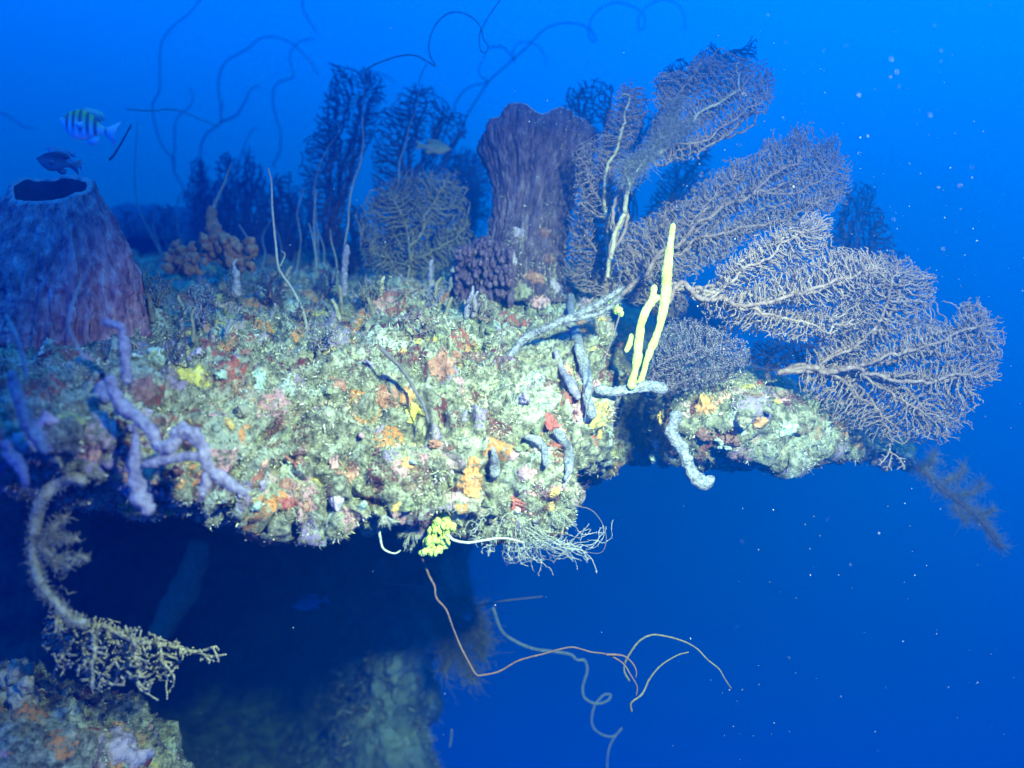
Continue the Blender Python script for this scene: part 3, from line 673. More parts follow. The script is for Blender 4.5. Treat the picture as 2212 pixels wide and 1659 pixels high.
for lb, tr, po, d_, sd, sc in BG:
    gg = np.random.default_rng(sd); b0 = np.array(tr[0][0], float); pa = np.array(po, float); lo, hi = pa.min(0), pa.max(0); tr = []
    for k in range(5):          # several stems fanning from the base
        for _ in range(60):
            e = lo + (hi - lo) * gg.random(2) * np.array([1, .45])
            if inpoly(e[None], po)[0]: break
        m1 = b0 + (e - b0) * .45 + np.array([gg.normal() * 9, -10]); tr.append([tuple(b0), tuple(m1), tuple(e)])
    sea_fan('gorgonian_bush', lb, 'gorgonian', tr, po, d_, 0, 0, .15, .02, 2.1 * sc, .22, 6, 'fan_dark', None, 0, sd, sp=9.5 * sc, step=4.5, kill=7 * sc, wob=.35, trop=(.05, -.3), group='dark gorgonian bushes farther back', sides=4, layers=3, gapz=.22)

# ================================================================ whip corals
def frame(sx, ox, oy): return lambda *p: [(x * sx + ox, y * sx + oy) for x, y in p]
Z1 = frame(.3418, 0, 0); Z2 = frame(.3418, 648, 0); Z3 = frame(.3418, 1242, 0); Z5 = frame(.3418, 0, 486)
Z8 = frame(.4151, 756, 1026); Z7 = frame(.4151, 0, 972); Z4 = frame(.414, 1296, 378); Z6 = frame(.4068, 594, 540)
def whip(label, pts, d, rpx, m, d1=None, wav=.012, seed=0, taper=.55, name='whip_coral', group='whip corals'):
    if d >= 2.7 and d1 is None and m.startswith('whip'): d *= 1.9 if m == 'whip_dark' else 1.12; rpx *= .68 if m == 'whip_dark' else .8
    pts = np.array(pts, float); n = max(12, int(np.linalg.norm(np.diff(pts, axis=0), axis=1).sum() / 4))
    dd = np.linspace(d, d1 if d1 else d, len(pts))
    q = catmull(np.column_stack([pts, dd * 100]), n); q[:, 2] /= 100
    q[:, 2] += wav * 3 * fbm(np.column_stack([np.arange(n) / 25., np.full(n, seed + .3), np.zeros(n)]), 2, seed + 60)
    X = P(q[:, 0], q[:, 1], q[:, 2])
    T = Tubes(); T.add(X, rpx * PX * q[:, 2] * np.linspace(1, taper, n), 7, bump=.45, bscale=190)
    return tag(T.build(name, M[m], loc=X[0]), label, 'whip coral', group)
W = [
 ('long dark whip rising to the top edge, second from the left', Z1((1245, 1640), (1250, 1560), (1210, 1390), (1180, 1290), (1160, 1190), (1105, 1090), (1090, 1000), (1045, 950), (1005, 880), (975, 760), (965, 660), (1005, 580), (1010, 450), (1010, 330), (1035, 240), (1100, 160), (1200, 80), (1260, 0), (1280, -40)), 3.3, 2.6, 'whip_dark'),
 ('dark whip with a high arch that droops right above the column bushes', Z1((1300, 1290), (1290, 1110), (1275, 1030), (1270, 930), (1310, 840), (1390, 780), (1395, 680), (1380, 560), (1390, 460), (1440, 380), (1560, 310), (1640, 245), (1740, 235), (1850, 280), (1960, 390), (2010, 480)), 3.4, 2.6, 'whip_dark'),
 ('dark whip in an S curve left of the tall dark bush', Z1((1730, 1060), (1730, 1030), (1750, 1000), (1770, 940), (1775, 850), (1750, 760), (1725, 660), (1725, 580), (1760, 520), (1850, 490), (1845, 430), (1830, 360), (1855, 300), (1900, 260), (1990, 240)), 3.6, 2.4, 'whip_dark'),
 ('pale thin whip lying level between two dark whips', Z1((800, 690), (980, 700), (1050, 690), (1150, 705), (1280, 760), (1385, 787), (1400, 690), (1410, 640)), 3.3, 2.2, 'whip_pale'),
 ('short dark whip bent up to the right above the pale level whip', Z1((1380, 790), (1410, 765), (1490, 730), (1550, 640), (1590, 560), (1640, 540)), 3.5, 2.8, 'whip_dark'),
 ('dark whip with a hooked top left of the pale level whip', Z1((1100, 1080), (1100, 980), (1105, 920), (1105, 800), (1130, 730), (1200, 670), (1220, 610), (1195, 550)), 3.5, 2.4, 'whip_dark'),
 ('small hooked dark whip above the column bushes', Z1((1490, 1200), (1510, 1030), (1530, 960), (1560, 880), (1600, 815), (1635, 815)), 3.7, 2.2, 'whip_dark'),
 ('short dark whip hanging from the top edge left of centre', Z1((1910, -40), (1915, 40), (1920, 70), (1960, 140), (2005, 215)), 3.2, 2.4, 'whip_dark'),
 ('pale beaded whip standing alone above the left of the ledge', Z5((1945, 700), (1920, 560), (1850, 410), (1765, 280), (1745, 150), (1730, 0), (1720, -120), (1715, -270), (1695, -360)), 2.35, 3.6, 'whip_pale'),
 ('tiny pale hook branching low beside the lone beaded whip', Z5((1770, 260), (1795, 210), (1800, 180), (1778, 165)), 2.5, 2.2, 'whip_pale'),
 ('short straight dark whip tilted beside the tail of the striped fish', Z1((690, 1010), (720, 980), (780, 880), (830, 785)), 2.6, 2.6, 'whip_dark'),
 ('faint pale whip leaning right behind the left barrel sponge', Z1((1060, 1680), (1040, 1640), (1000, 1570), (930, 1430), (870, 1300), (850, 1100), (860, 900), (870, 760)), 3.6, 2.4, 'whip_pale'),
 ('pale bent whip left of the lone beaded whip', Z1((1610, 1640), (1590, 1590), (1560, 1500), (1510, 1420)), 3.0, 2.8, 'whip_pale'),
 ('upright pale whip right of the lone beaded whip', Z1((2005, 1760), (2000, 1650), (1990, 1530), (1985, 1350), (2000, 1200)), 2.9, 3.0, 'whip_pale'),
 ('long pale whip beside the tall dark bush, arching over into two tied loops', Z2((275, 1640), (285, 1530), (305, 1420), (310, 1310), (330, 1180), (380, 1030), (400, 900), (395, 780), (400, 650), (410, 540), (415, 450), (480, 405), (570, 370), (650, 350), (730, 350), (800, 385), (856, 415), (822, 350), (815, 270), (850, 170), (910, 100), (990, 75), (1080, 105), (1140, 170), (1160, 250), (1190, 290), (1170, 335), (1140, 310), (1133, 230), (1150, 180), (1200, 90), (1265, 0), (1290, -40)), 2.75, 2.7, 'whip_pale'),
 ('crinkled dark whip between the tied loops and the long diagonal whip', Z2((975, 690), (985, 650), (1000, 620), (1040, 570), (1100, 540), (1188, 515), (1140, 480), (1130, 430), (1150, 390), (1175, 335)), 3.1, 2.3, 'whip_dark'),
 ('long diagonal dark whip that curls into two loops near the top edge', Z2((900, 1080), (960, 940), (1010, 820), (1060, 720), (1110, 640), (1190, 520), (1260, 450), (1350, 375), (1450, 280), (1540, 190), (1620, 155), (1700, 145), (1780, 155), (1820, 185), (1832, 240), (1860, 270), (1870, 240), (1840, 190), (1830, 150), (1860, 90), (1920, 40), (2010, 15), (2100, 40), (2150, 75), (2136, 130), (2145, 185), (2172, 180), (2182, 120), (2165, 78), (2210, 28), (2300, 0), (2380, 25), (2428, 90), (2432, 190)), 3.0, 2.5, 'whip_dark'),
 ('dark whip arch crossing the long diagonal whip', Z2((1200, 305), (1250, 292), (1300, 310), (1358, 388), (1345, 330), (1380, 275), (1440, 265), (1500, 290), (1545, 350), (1555, 430)), 3.05, 2.1, 'whip_dark'),
 ('wavy pale whip in front of the right leaning dark bush', Z2((620, 1180), (625, 1120), (630, 1020), (670, 900), (690, 800), (720, 730), (745, 650), (750, 580), (760, 490), (800, 400)), 3.0, 2.4, 'whip_pale'),
 ('thin pale twig across the right leaning dark bush', Z2((560, 690), (590, 660), (640, 605), (700, 608), (750, 590)), 3.1, 2.0, 'whip_pale'),
 ('wavy whip in front of the tall dark bush', Z2((118, 1700), (110, 1480), (95, 1320), (90, 1200), (120, 1060), (180, 930), (255, 825), (240, 800), (235, 740), (290, 685), (350, 650), (372, 600)), 3.1, 2.4, 'whip_pale'),
 ('thin curled dark twig right of the tall dark bush', Z2((440, 455), (500, 465), (560, 490), (590, 520)), 3.3, 2.0, 'whip_dark'),
 ('short pale whip right of the tubular stub on the back of the ledge', Z2((232, 1760), (230, 1650), (200, 1530), (190, 1450)), 2.8, 2.6, 'whip_pale'),
 ('pale whip below the wavy whip at the foot of the tall dark bush', Z2((102, 1760), (100, 1640), (80, 1500), (55, 1410)), 2.8, 2.6, 'whip_pale'),
 ('pale whip bowed in front of the left barrel sponge', Z5((530, 850), (510, 800), (450, 690), (430, 610), (460, 500), (500, 390), (560, 270), (575, 240)), 1.28, 3.4, 'whip_pale'),
 ('pale whip at the left edge in front of the left barrel sponge', Z5((170, 960), (160, 900), (120, 750), (80, 650), (35, 570)), 1.26, 5.0, 'whip_pale'),
 ('pale forked whip rising before the faint bush on the far right', Z4((1220, 470), (1240, 390), (1265, 210), (1440, 90)), 3.2, 1.8, 'whip_pale'),
 ('dark whip trailing down the bright face of the ledge', Z6((560, 520), (600, 560), (680, 640), (740, 740), (790, 830), (815, 915)), 1.80, 5.0, 'whip_dark'),
 ('thin dark strand hanging beside the grey rope sponges', Z6((1835, 330), (1780, 500), (1700, 700), (1655, 850), (1640, 940)), 1.86, 1.8, 'whip_dark'),
 ('reddish whip hanging below the ledge, bent sharply and forked at its end', Z8((345, 330), (365, 405), (410, 520), (440, 580), (450, 640), (500, 700), (530, 780), (570, 880), (610, 960), (655, 1036), (700, 1040), (780, 1020), (880, 965), (1010, 930), (1100, 905), (1165, 897), (1250, 920), (1340, 935), (1420, 980), (1460, 1040), (1494, 1100), (1490, 1145)), 2.05, 2.9, 'whip_red'),
 ('short reddish fork at the end of the sharply bent whip', Z8((1335, 934), (1420, 940), (1470, 980), (1490, 1020), (1488, 1055)), 2.06, 2.6, 'whip_red'),
 ('olive whip with a bent foot below the arched whip at lower right', Z8((1466, 1230), (1465, 1185), (1520, 1140), (1560, 1060), (1620, 990), (1700, 940), (1762, 922)), 2.1, 2.6, 'whip_olive'),
 ('arched olive whip reaching farthest right in the open water', Z8((1455, 1072), (1430, 1030), (1428, 990), (1450, 940), (1500, 870), (1560, 835), (1620, 835), (1720, 860), (1800, 900), (1860, 960), (1920, 1010), (1950, 1060), (1985, 1112)), 2.1, 2.5, 'whip_olive'),
 ('blue whip spiralling down to the bottom edge', Z8((745, 690), (790, 810), (870, 870), (960, 905), (1070, 920), (1150, 935), (1180, 962), (1222, 966), (1235, 1020), (1212, 1100), (1222, 1160), (1280, 1190), (1340, 1175), (1357, 1145), (1325, 1142), (1280, 1190), (1260, 1250), (1265, 1310), (1310, 1350), (1370, 1360), (1415, 1318), (1372, 1372), (1345, 1440), (1336, 1560)), 3.3, 3.4, 'whip_pale'),
 ('faint whip running level below the yellow hanging sponge', Z8((180, 560), (300, 575), (440, 592), (540, 640), (640, 680), (800, 655), (1000, 632)), 2.9, 2.2, 'whip_olive'),
 ('white elbow shaped twig hanging alone under the ledge', Z8((150, 290), (158, 330), (170, 378), (200, 400), (235, 408), (264, 393)), 1.92, 3.2, 'hydroid'),
 ('white twig reaching right from the yellow hanging sponge', Z8((505, 310), (520, 322), (545, 340), (610, 352), (700, 340), (760, 330), (830, 332), (905, 352)), 1.86, 3.4, 'hydroid'),
 ('hair thin dark loop right of the white hanging bush', Z8((1130, 158), (1240, 175), (1300, 230), (1332, 310), (1325, 380), (1290, 408), (1200, 395)), 1.95, 1.2, 'whip_dark'),
 ('short pale strand low beside the pale buttress', Z8((530, 1325), (527, 1370), (520, 1415)), 3.6, 3.0, 'whip_pale'),
 ('faint dark strand at the left edge above the striped fish', Z1((-20, 700), (60, 740), (150, 800), (230, 810)), 3.6, 2.4, 'whip_dark'),
 ('thin dark line floating right of the grey brown fan', Z3((2005, 920), (2003, 980), (1996, 1050)), 3.0, 1.0, 'whip_dark'),
]
for k, (lb, pts, d_, r_, m_) in enumerate(W): whip(lb, pts, d_, r_, m_, seed=k)
g_ = np.random.default_rng(99)
for k in range(15):            # a stand of thin whips on the back of the ledge that nothing tells apart
    u0 = [300, 345, 560, 585, 640, 668, 690, 700, 815, 830, 1040, 395, 520, 610, 720][k]; h = g_.uniform(70, 190); v0 = 590 + g_.uniform(-20, 30)
    ln = g_.uniform(-30, 30)
    whip('thin dim whip standing among others at the back of the ledge', [(u0, v0), (u0 + ln * .3 + 5, v0 - h * .4), (u0 + ln * .5 - 6, v0 - h * .7), (u0 + ln, v0 - h)], g_.uniform(3.0, 4.2), 2.2,
         'whip_pale' if k % 3 else 'whip_dark', seed=100 + k, group='thin whips standing at the back of the ledge')

# ================================================================ sponges
def surf_path(pts, off, default=2.0, n=40, follow=1.0):
    pts = np.array(pts, float); q = catmull(pts, n)
    dd = np.array([(lambda r: r[0].y if r else np.nan)(hit(u, v, (bvhL, bvhB))) for u, v in q])
    ok = ~np.isnan(dd)
    dd = np.interp(np.arange(n), np.arange(n)[ok], dd[ok]) if ok.any() else np.full(n, default)
    dd = np.minimum(dd, np.nanmin(dd) + .35)
    k = np.hanning(13); k /= k.sum(); dd = np.convolve(np.pad(dd, 6, mode='edge'), k, 'valid')
    return np.column_stack([q, dd - off])
def rope(label, branches, rpx, m, off=.03, default=2.0, name='rope_sponge', cat='sponge', bump=.62, sides=18, fixed=None, group=None, tips=(1, .8), bsc=60):
    T = Tubes(); first = None
    for b in branches:
        rr = rpx
        if isinstance(b, tuple): b, rr = b
        n = max(16, int(np.linalg.norm(np.diff(np.array(b, float), axis=0), axis=1).sum() / 5))
        if fixed: q = catmull(np.column_stack([np.array(b, float), np.full(len(b), fixed * 100)]), n); q[:, 2] /= 100
        else: q = surf_path(b, off, default, n)
        X = P(q[:, 0], q[:, 1], q[:, 2])
        if first is None: first = X[0]
        r = np.interp(np.linspace(0, 1, n), np.linspace(0, 1, len(np.atleast_1d(rr))), np.atleast_1d(rr).astype(float))
        r = r * (1 + .30 * fbm(np.column_stack([np.arange(n) / 7., np.full(n, b[0][0]), np.zeros(n)]), 2, 3))
        r[-1] *= .72; r[0] *= .8
        T.add(X, r * PX * q[:, 2], sides, bump=bump, bscale=bsc)
    return tag(T.build(name, M[m], loc=first), label, cat, group)
rope('tallest smooth yellow tube sponge, upright before the grey brown fan', [[(1378, 840), (1390, 805), (1398, 775), (1412, 740), (1426, 700), (1436, 645), (1441, 590), (1446, 540), (1452, 500), (1455, 484)]], [7, 7, 7, 7.5, 9.5, 10.5, 10.5, 10, 8.5, 6.5], 'yellow', fixed=2.02, name='tube_sponge', bump=.34, bsc=55)
rope('bent yellow tube sponge with a forked top, left of the tallest tube',
     [([(1362, 838), (1374, 790), (1380, 735), (1386, 695), (1402, 660), (1422, 640)], [8.5, 9.5, 9, 10, 9, 7.5]), ([(1404, 662), (1411, 635), (1414, 617)], [8, 7, 6])], 11, 'yellow', fixed=1.98, name='tube_sponge', bump=.38, bsc=55)
rope('small yellow knob sponge left of the bent yellow tube', [[(1352, 760), (1360, 742), (1364, 722)]], [5, 8, 5], 'yellow', fixed=2.0, name='tube_sponge', bump=.12)
rope('lavender rope sponge with a square loop on the left end of the ledge',
     [(Z5((690, 960), (720, 1060), (790, 1170), (870, 1220), (960, 1300), (1000, 1390), (1080, 1390), (1130, 1310), (1200, 1320), (1280, 1400), (1300, 1500), (1380, 1590), (1480, 1650), (1560, 1700)), [10, 13, 15, 14, 14, 16, 15, 14, 15, 14, 13, 14, 13, 8]),
      (Z5((862, 1200), (855, 1300), (858, 1400), (850, 1500), (858, 1600), (880, 1720), (930, 1780), (930, 1830)), [6, 8, 10, 13, 13, 15, 20, 12]),
      (Z5((900, 1520), (1000, 1490), (1100, 1480), (1200, 1460), (1290, 1470)), [8, 10, 10, 12, 12]), (Z5((1310, 1560), (1290, 1650), (1270, 1720)), [13, 12, 6]),
      (Z5((1135, 1320), (1150, 1270), (1165, 1280)), [12, 10, 8])], 13, 'lav', fixed=1.36)
rope('lavender finger sponge with a knob, left of the square looped rope sponge', [Z5((640, 1010), (655, 1050), (670, 1120))], [12, 14, 8], 'lav', off=.02)
rope('upright bluish rope sponge with a hooked top before the left barrel sponge', [Z5((800, 1000), (795, 880), (785, 760), (770, 650), (700, 625), (660, 608))], [10, 10, 9, 9, 8, 10], 'lav', fixed=1.4)
rope('bluish rope sponge leaning down at the far left end of the ledge', [Z5((75, 930), (110, 1060), (140, 1180), (190, 1280), (240, 1360), (290, 1440))], [12, 13, 12, 12, 13, 8], 'grey', fixed=1.26)
rope('stubby lavender finger at the left edge under the leaning bluish rope', [Z5((40, 1370), (60, 1450), (120, 1500), (150, 1580), (170, 1650)), ], [11, 14, 12, 9, 7], 'lav', fixed=1.3)
rope('pale hooked sponge in the dark under the leaning bluish rope', [Z5((230, 1600), (215, 1500), (215, 1440), (260, 1430))], [8, 9, 9, 7], 'tan', fixed=1.5)
rope('grey rope sponge hanging under the spur and hooked at its end', [Z4((410, 1240), (385, 1290), (370, 1350), (430, 1420), (455, 1500), (495, 1580), (550, 1610), (590, 1580))], [12, 11, 11, 12, 12, 13, 13, 11], 'grey', fixed=1.98)
rope('level grey rope sponge under the yellow tubes', [Z4((-20, 1120), (60, 1130), (170, 1118), (260, 1100), (345, 1120))], [11, 11, 11, 12, 10], 'grey', fixed=2.0)
rope('upright grey rope sponge in the middle of the group right of centre', [Z6((1690, 890), (1660, 800), (1660, 720), (1645, 620), (1615, 520), (1590, 410))], [10, 10, 11, 12, 11, 9], 'grey', off=.04)
rope('short pale grey stub above the upright grey rope sponge', [Z6((1570, 400), (1575, 340), (1572, 280), (1570, 235))], [9, 9, 9, 8], 'grey', off=.04)
rope('leaning pinkish finger left of the upright grey rope sponge', [Z6((1610, 790), (1575, 720), (1530, 650), (1505, 590), (1490, 530))], [9, 10, 9, 8, 6], 'lav', off=.035)
rope('grey drooping rope sponge low on the bright face', [Z6((1330, 990), (1390, 1010), (1425, 1050), (1435, 1110), (1440, 1150))], [8, 9, 9, 8, 6], 'grey', off=.03)
rope('grey bushy rope sponge hanging at the right corner of the bright face', [Z6((1490, 960), (1530, 1010), (1560, 1080), (1560, 1170), (1540, 1220))], [9, 11, 12, 10, 6], 'grey', off=.03)
rope('dark grey upright finger on the bright face near the orange patch', [Z6((1170, 1200), (1165, 1130), (1160, 1070), (1155, 1045))], [12, 10, 7, 4], 'grey', off=.03)
rope('stub shaped tube sponge at the back of the ledge beside the arching pale whip', [[(742, 640), (744, 600), (746, 560), (750, 530)]], [7, 7, 7, 7], 'lav', fixed=2.7, name='tube_sponge')
rope('grey upright finger above the yellow smear on the left', [[(510, 640), (512, 600), (505, 570), (512, 560)]], [11, 10, 7, 4], 'grey', fixed=2.2)
rope('dim hanging tube sponge deep in the hollow', [Z7((1040, 470), (1010, 600), (960, 720), (890, 850), (830, 960))], [20, 26, 28, 30, 26], 'tan', fixed=4.6, bump=.3, bsc=20)
def fuzz(pts, n, L, seed, wd=.0007, hang=0, curl=.3):
    """short filaments standing off a line of points"""
    g = np.random.default_rng(seed); T = Tubes(); pts = np.asarray(pts)
    s = g.random(n) * (len(pts) - 1); i = s.astype(int); f = (s - i)[:, None]
    b = pts[i] * (1 - f) + pts[np.minimum(i + 1, len(pts) - 1)] * f
    for k in range(n):
        dr = g.normal(size=3); dr[2] -= hang; dr /= np.linalg.norm(dr); l = L * g.uniform(.3, 1.0)
        q = np.stack([b[k], b[k] + dr * l * .35 + g.normal(size=3) * l * .06, b[k] + dr * l * .7 + g.normal(size=3) * l * curl * .4, b[k] + dr * l + g.normal(size=3) * l * curl * .6])
        T.add(q, np.array([1, .9, .7, .4]) * wd, 3, cap=False)
    return T
def branch_with_fuzz(name, label, cat, paths, m, mf, d, rpx, n, L, seed, hang=0, wd=.0007, stemname='stem'):
    allp = []; T = Tubes()
    for b in paths:
        rr = rpx
        if isinstance(b, tuple): b, rr = b
        k = max(10, int(np.linalg.norm(np.diff(np.array(b, float), axis=0), axis=1).sum() / 5))
        q = catmull(np.column_stack([np.array(b, float), np.full(len(b), d * 100)]), k); q[:, 2] /= 100
        q[:, 2] += .03 * fbm(np.column_stack([q[:, :2] / 60, np.full(k, seed)]), 2, seed)
        X = P(q[:, 0], q[:, 1], q[:, 2]); allp.append(X)
        r = np.interp(np.linspace(0, 1, k), np.linspace(0, 1, len(np.atleast_1d(rr))), np.atleast_1d(rr).astype(float))
        T.add(X, r * PX * d, 9, bump=.3, bscale=90)
    th = thing(name, allp[0][0], label, cat)
    T.build(stemname, M[m], th)
    f = fuzz(np.concatenate(allp), n, L, seed, wd, hang).build('fringe', M[mf], th); f['kind'] = 'stuff'
    return th
branch_with_fuzz('branching_gorgonian', 'grey fuzzy branch lying across the reef below the central barrel sponge', 'gorgonian',
    [(Z6((1150, 690), (1190, 650), (1250, 560), (1330, 470), (1430, 420), (1540, 370), (1640, 330), (1760, 260), (1845, 200)), [9, 9, 8, 8, 7, 7, 7, 6, 4]), (Z6((1520, 380), (1620, 360), (1740, 330), (1830, 250)), [6, 6, 5, 4])],
    'grey', 'grey', 2.02, 7, 1800, .022, 5, wd=.0009)
branch_with_fuzz('arched_branch', 'pale arched branch at the lower left, curving down into the dark hollow', 'gorgonian',
    [(Z7((425, 175), (420, 150), (360, 150), (280, 190), (215, 260), (190, 340), (180, 430), (170, 520), (185, 620), (215, 700), (270, 770), (310, 820), (370, 880), (440, 895)), [9, 14, 15, 14, 13, 12, 10, 9, 9, 9, 8, 8, 8, 7]),
     (Z7((200, 500), (250, 530), (300, 580), (360, 610)), [4, 5, 5, 4]), (Z7((195, 470), (260, 420), (300, 380), (340, 350)), [2.4, 2.4, 2, 1.5]), (Z7((195, 465), (280, 462), (400, 460)), [2.2, 2, 1.4]),
     (Z7((290, 600), (350, 575), (450, 560)), [2, 2, 1])], 'tan', 'tan', 1.45, 8, 2600, .020, 6, wd=.0010)
sea_fan('fringed_branch', 'tan ragged branch with a tangled hanging fringe, continuing right from the arched branch', 'gorgonian',
        [Z7((300, 800), (370, 880), (440, 895), (520, 910), (640, 960), (760, 1000), (860, 1000), (960, 1040), (1060, 1060), (1170, 1065)), Z7((300, 830), (320, 950), (330, 1080), (310, 1170)), Z7((470, 905), (500, 1000), (480, 1100), (490, 1240)),
         Z7((700, 985), (690, 1100), (720, 1220), (780, 1260)), Z7((850, 1000), (830, 1100), (890, 1180), (870, 1270)), Z7((600, 945), (620, 1060), (560, 1180), (640, 1225))],
        Z7((250, 800), (330, 820), (420, 840), (560, 880), (740, 940), (930, 980), (1060, 1040), (1150, 1060), (1080, 1120), (960, 1090), (900, 1120), (860, 1200), (760, 1240), (680, 1180), (600, 1240), (480, 1250), (400, 1130), (300, 1150), (230, 980)),
        1.6, .02, 0, .05, .01, 3.6, .22, 10, 'tan', None, .12, 91, sp=12, step=5, kill=8, wob=.9, trop=(0, .45), layers=2, gapz=.08)
branch_with_fuzz('trailing_branch', 'filmy blue branch trailing down right from the tip of the spur', 'gorgonian',
    [([(1900, 955), (1960, 1000), (2000, 1022), (2040, 1060), (2080, 1090), (2120, 1125), (2165, 1185)], [6, 6, 5, 6, 6, 5, 4]), ([(2040, 1040), (2070, 1030), (2085, 1005)], [1.5, 1.5, 1]),
     ([(2065, 1070), (2105, 1062), (2122, 1040)], [1.5, 1.5, 1]), ([(1985, 1015), (2010, 1000), (2020, 975)], [1.2, 1.2, .8]), ([(2110, 1120), (2150, 1100)], [2, 1]), ([(2060, 1095), (2090, 1130)], [2, 1])],
    'fan_dark', 'fan_olive', 2.75, 5, 2600, .050, 8, wd=.0007)
branch_with_fuzz('feathery_tuft', 'pale blue feathery tuft caught on the topmost fan', 'hydroid',
    [([(1375, 370), (1400, 335), (1425, 300), (1445, 260), (1465, 215)], [2, 2, 2, 2, 1]), ([(1430, 300), (1470, 280), (1500, 270)], [1.5, 1.5, 1]), ([(1360, 400), (1350, 360), (1380, 340)], [2, 2, 1])],
    'hydroid', 'grey', 2.2, 2, 3000, .050, 9, wd=.0006)
branch_with_fuzz('bottlebrush_gorgonian', 'blue green feathery bush in the dark beside the pale buttress', 'gorgonian',
    [(Z8((300, 640), (420, 700), (540, 760), (640, 800), (700, 830)), [4, 4, 3, 3, 2]), (Z8((420, 700), (520, 860), (600, 980), (640, 1070)), [3, 3, 2, 1]), (Z8((520, 640), (640, 690), (690, 800), (680, 960)), [3, 3, 2, 2]),
     (Z8((480, 760), (580, 800), (680, 900)), [2, 2, 1]), (Z8((460, 780), (520, 950), (480, 1020)), [2, 2, 1])], 'fan_olive', 'fan_olive', 3.8, 3, 1800, .14, 10, wd=.0016)

# ================================================================ barrel sponges
def barrel(label, prof, d, tilt_top, seed, jag, depth_in=.45, nth=200, nz=150, squash=1.0, ridge=.10, name='barrel_sponge', nr=15, rimf=None, bm='barrel'):
    """prof: (v, u_left, u_right) from rim to foot"""
    prof = np.array(prof, float); t = np.linspace(0, 1, nz)
    pv = np.linspace(0, 1, len(prof))
    q = catmull(prof, nz)
    vv, uc, ur = q[:, 0], (q[:, 1] + q[:, 2]) / 2, (q[:, 2] - q[:, 1]) / 2
    th = np.linspace(0, 2 * np.pi, nth, endpoint=False)
    ctr = P(uc, vv, d); R = ur * PX * d
    tilt = math.radians(tilt_top) * (1 - t) ** 1.2
    def ring(c, r, tl, rm):
        x = np.cos(th) * r * rm; y = -np.sin(th) * r * rm * squash
        return np.stack([c[0] + x, c[1] + y * math.cos(tl), c[2] + y * math.sin(tl)], -1)
    cth, sth = np.cos(th), np.sin(th)
    rings = []
    for i in range(nz):
        pq = np.column_stack([cth * nr * .22 + t[i] * .6, sth * nr * .22, np.full(nth, t[i] * 2.6)])
        rid = 1 - 2 * np.abs(fbm(pq * 1.35, 3, seed)); rid2 = fbm(np.column_stack([cth * 6, sth * 6, np.full(nth, t[i] * 9)]), 3, seed + 9)
        rings.append(ring(ctr[i], R[i], tilt[i], 1 + ridge * (rid - .3) + .05 * rid2 + .055 * fbm(np.column_stack([cth * 7, sth * 7, np.full(nth, t[i] * 7)]), 3, seed + 20) + .04 * fbm(np.column_stack([cth * 16, sth * 16, np.full(nth, t[i] * 30)]), 2, seed + 12)))
    G = np.array(rings)
    # uneven rim
    j = jag * fbm(np.column_stack([cth * 1.9, sth * 1.9, np.zeros(nth)]), 4, seed + 3)
    if rimf is not None: j = j + rimf(th)
    fade = np.exp(-t * 7)[:, None]
    G[..., 2] += j[None] * fade
    inner = []
    for k, s in enumerate(np.linspace(0, 1, 24)):
        c = ctr[0] + (ctr[-1] - ctr[0]) * depth_in * s; r = R[0] * (.90 - .28 * s)
        x = ring(c, r, tilt[0] * (1 - s), 1 + .04 * fbm(np.column_stack([cth * 3, sth * 3, np.full(nth, s * 3)]), 3, seed + 5)); x[..., 2] += j * math.exp(-s * 4); inner.append(x)
    I = np.array(inner)
    def grid(G, flip=False):
        a, b = G.shape[:2]; i = np.arange(a - 1)[:, None] * b; jn = np.arange(b)[None]; k = (np.arange(b) + 1)[None] % b
        F = np.stack(np.broadcast_arrays(i + jn, i + k, i + b + k, i + b + jn), -1).reshape(-1, 4)
        return G.reshape(-1, 3), (F[:, ::-1] if flip else F)
    thg = thing(name, ctr[-1], label, 'sponge')
    V, F = grid(G, True); obj('body', V, F, M[bm], thg); thg_mesh.append((V, F[:, ::-1]))
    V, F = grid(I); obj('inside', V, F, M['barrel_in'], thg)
    lip = np.stack([G[0] * 1.0, (G[0] * .7 + I[0] * .3) + np.array([0, 0, .006]), (G[0] * .3 + I[0] * .7) + np.array([0, 0, .006]), I[0]])
    V, F = grid(lip); obj('rim', V, F, M['barrel_rim'], thg)
    return thg
thg_mesh = []
def torn(th):          # high lobe at the left, a torn notch in the middle of the front
    x = np.cos(th); front = np.sin(th) > -.2
    lob = .030 * np.exp(-((x + .40) / .36) ** 2) + .010 * np.exp(-((x - .45) / .25) ** 2) - .016 * np.exp(-((x - .06) / .17) ** 2) - .06 * np.clip(-x - .60, 0, 1) - .015 * np.clip(x - .75, 0, 1)
    return np.where(front, lob, lob * .6 - .01)
barrel('tall ragged purple barrel sponge standing at the centre', [(278, 1052, 1272), (312, 1041, 1282), (360, 1054, 1264), (410, 1068, 1240), (470, 1066, 1226), (540, 1056, 1216), (600, 1054, 1214), (660, 1046, 1228)], 2.85, 3, 61, .022, ridge=.10, nr=27, rimf=torn, nth=320, nz=240)
barrel('wide purple barrel sponge with an open oval mouth at the left edge', [(412, 32, 188), (440, 20, 200), (520, -6, 240), (600, -25, 268), (690, -35, 288), (770, -40, 298), (860, -40, 300)], 2.1, 36, 71, .008, bm='barrel_soft', ridge=.15, nr=22, depth_in=.6, nth=300, nz=200,
       rimf=lambda th: .022 * np.exp(-((np.cos(th) + 1) / .15) ** 2))

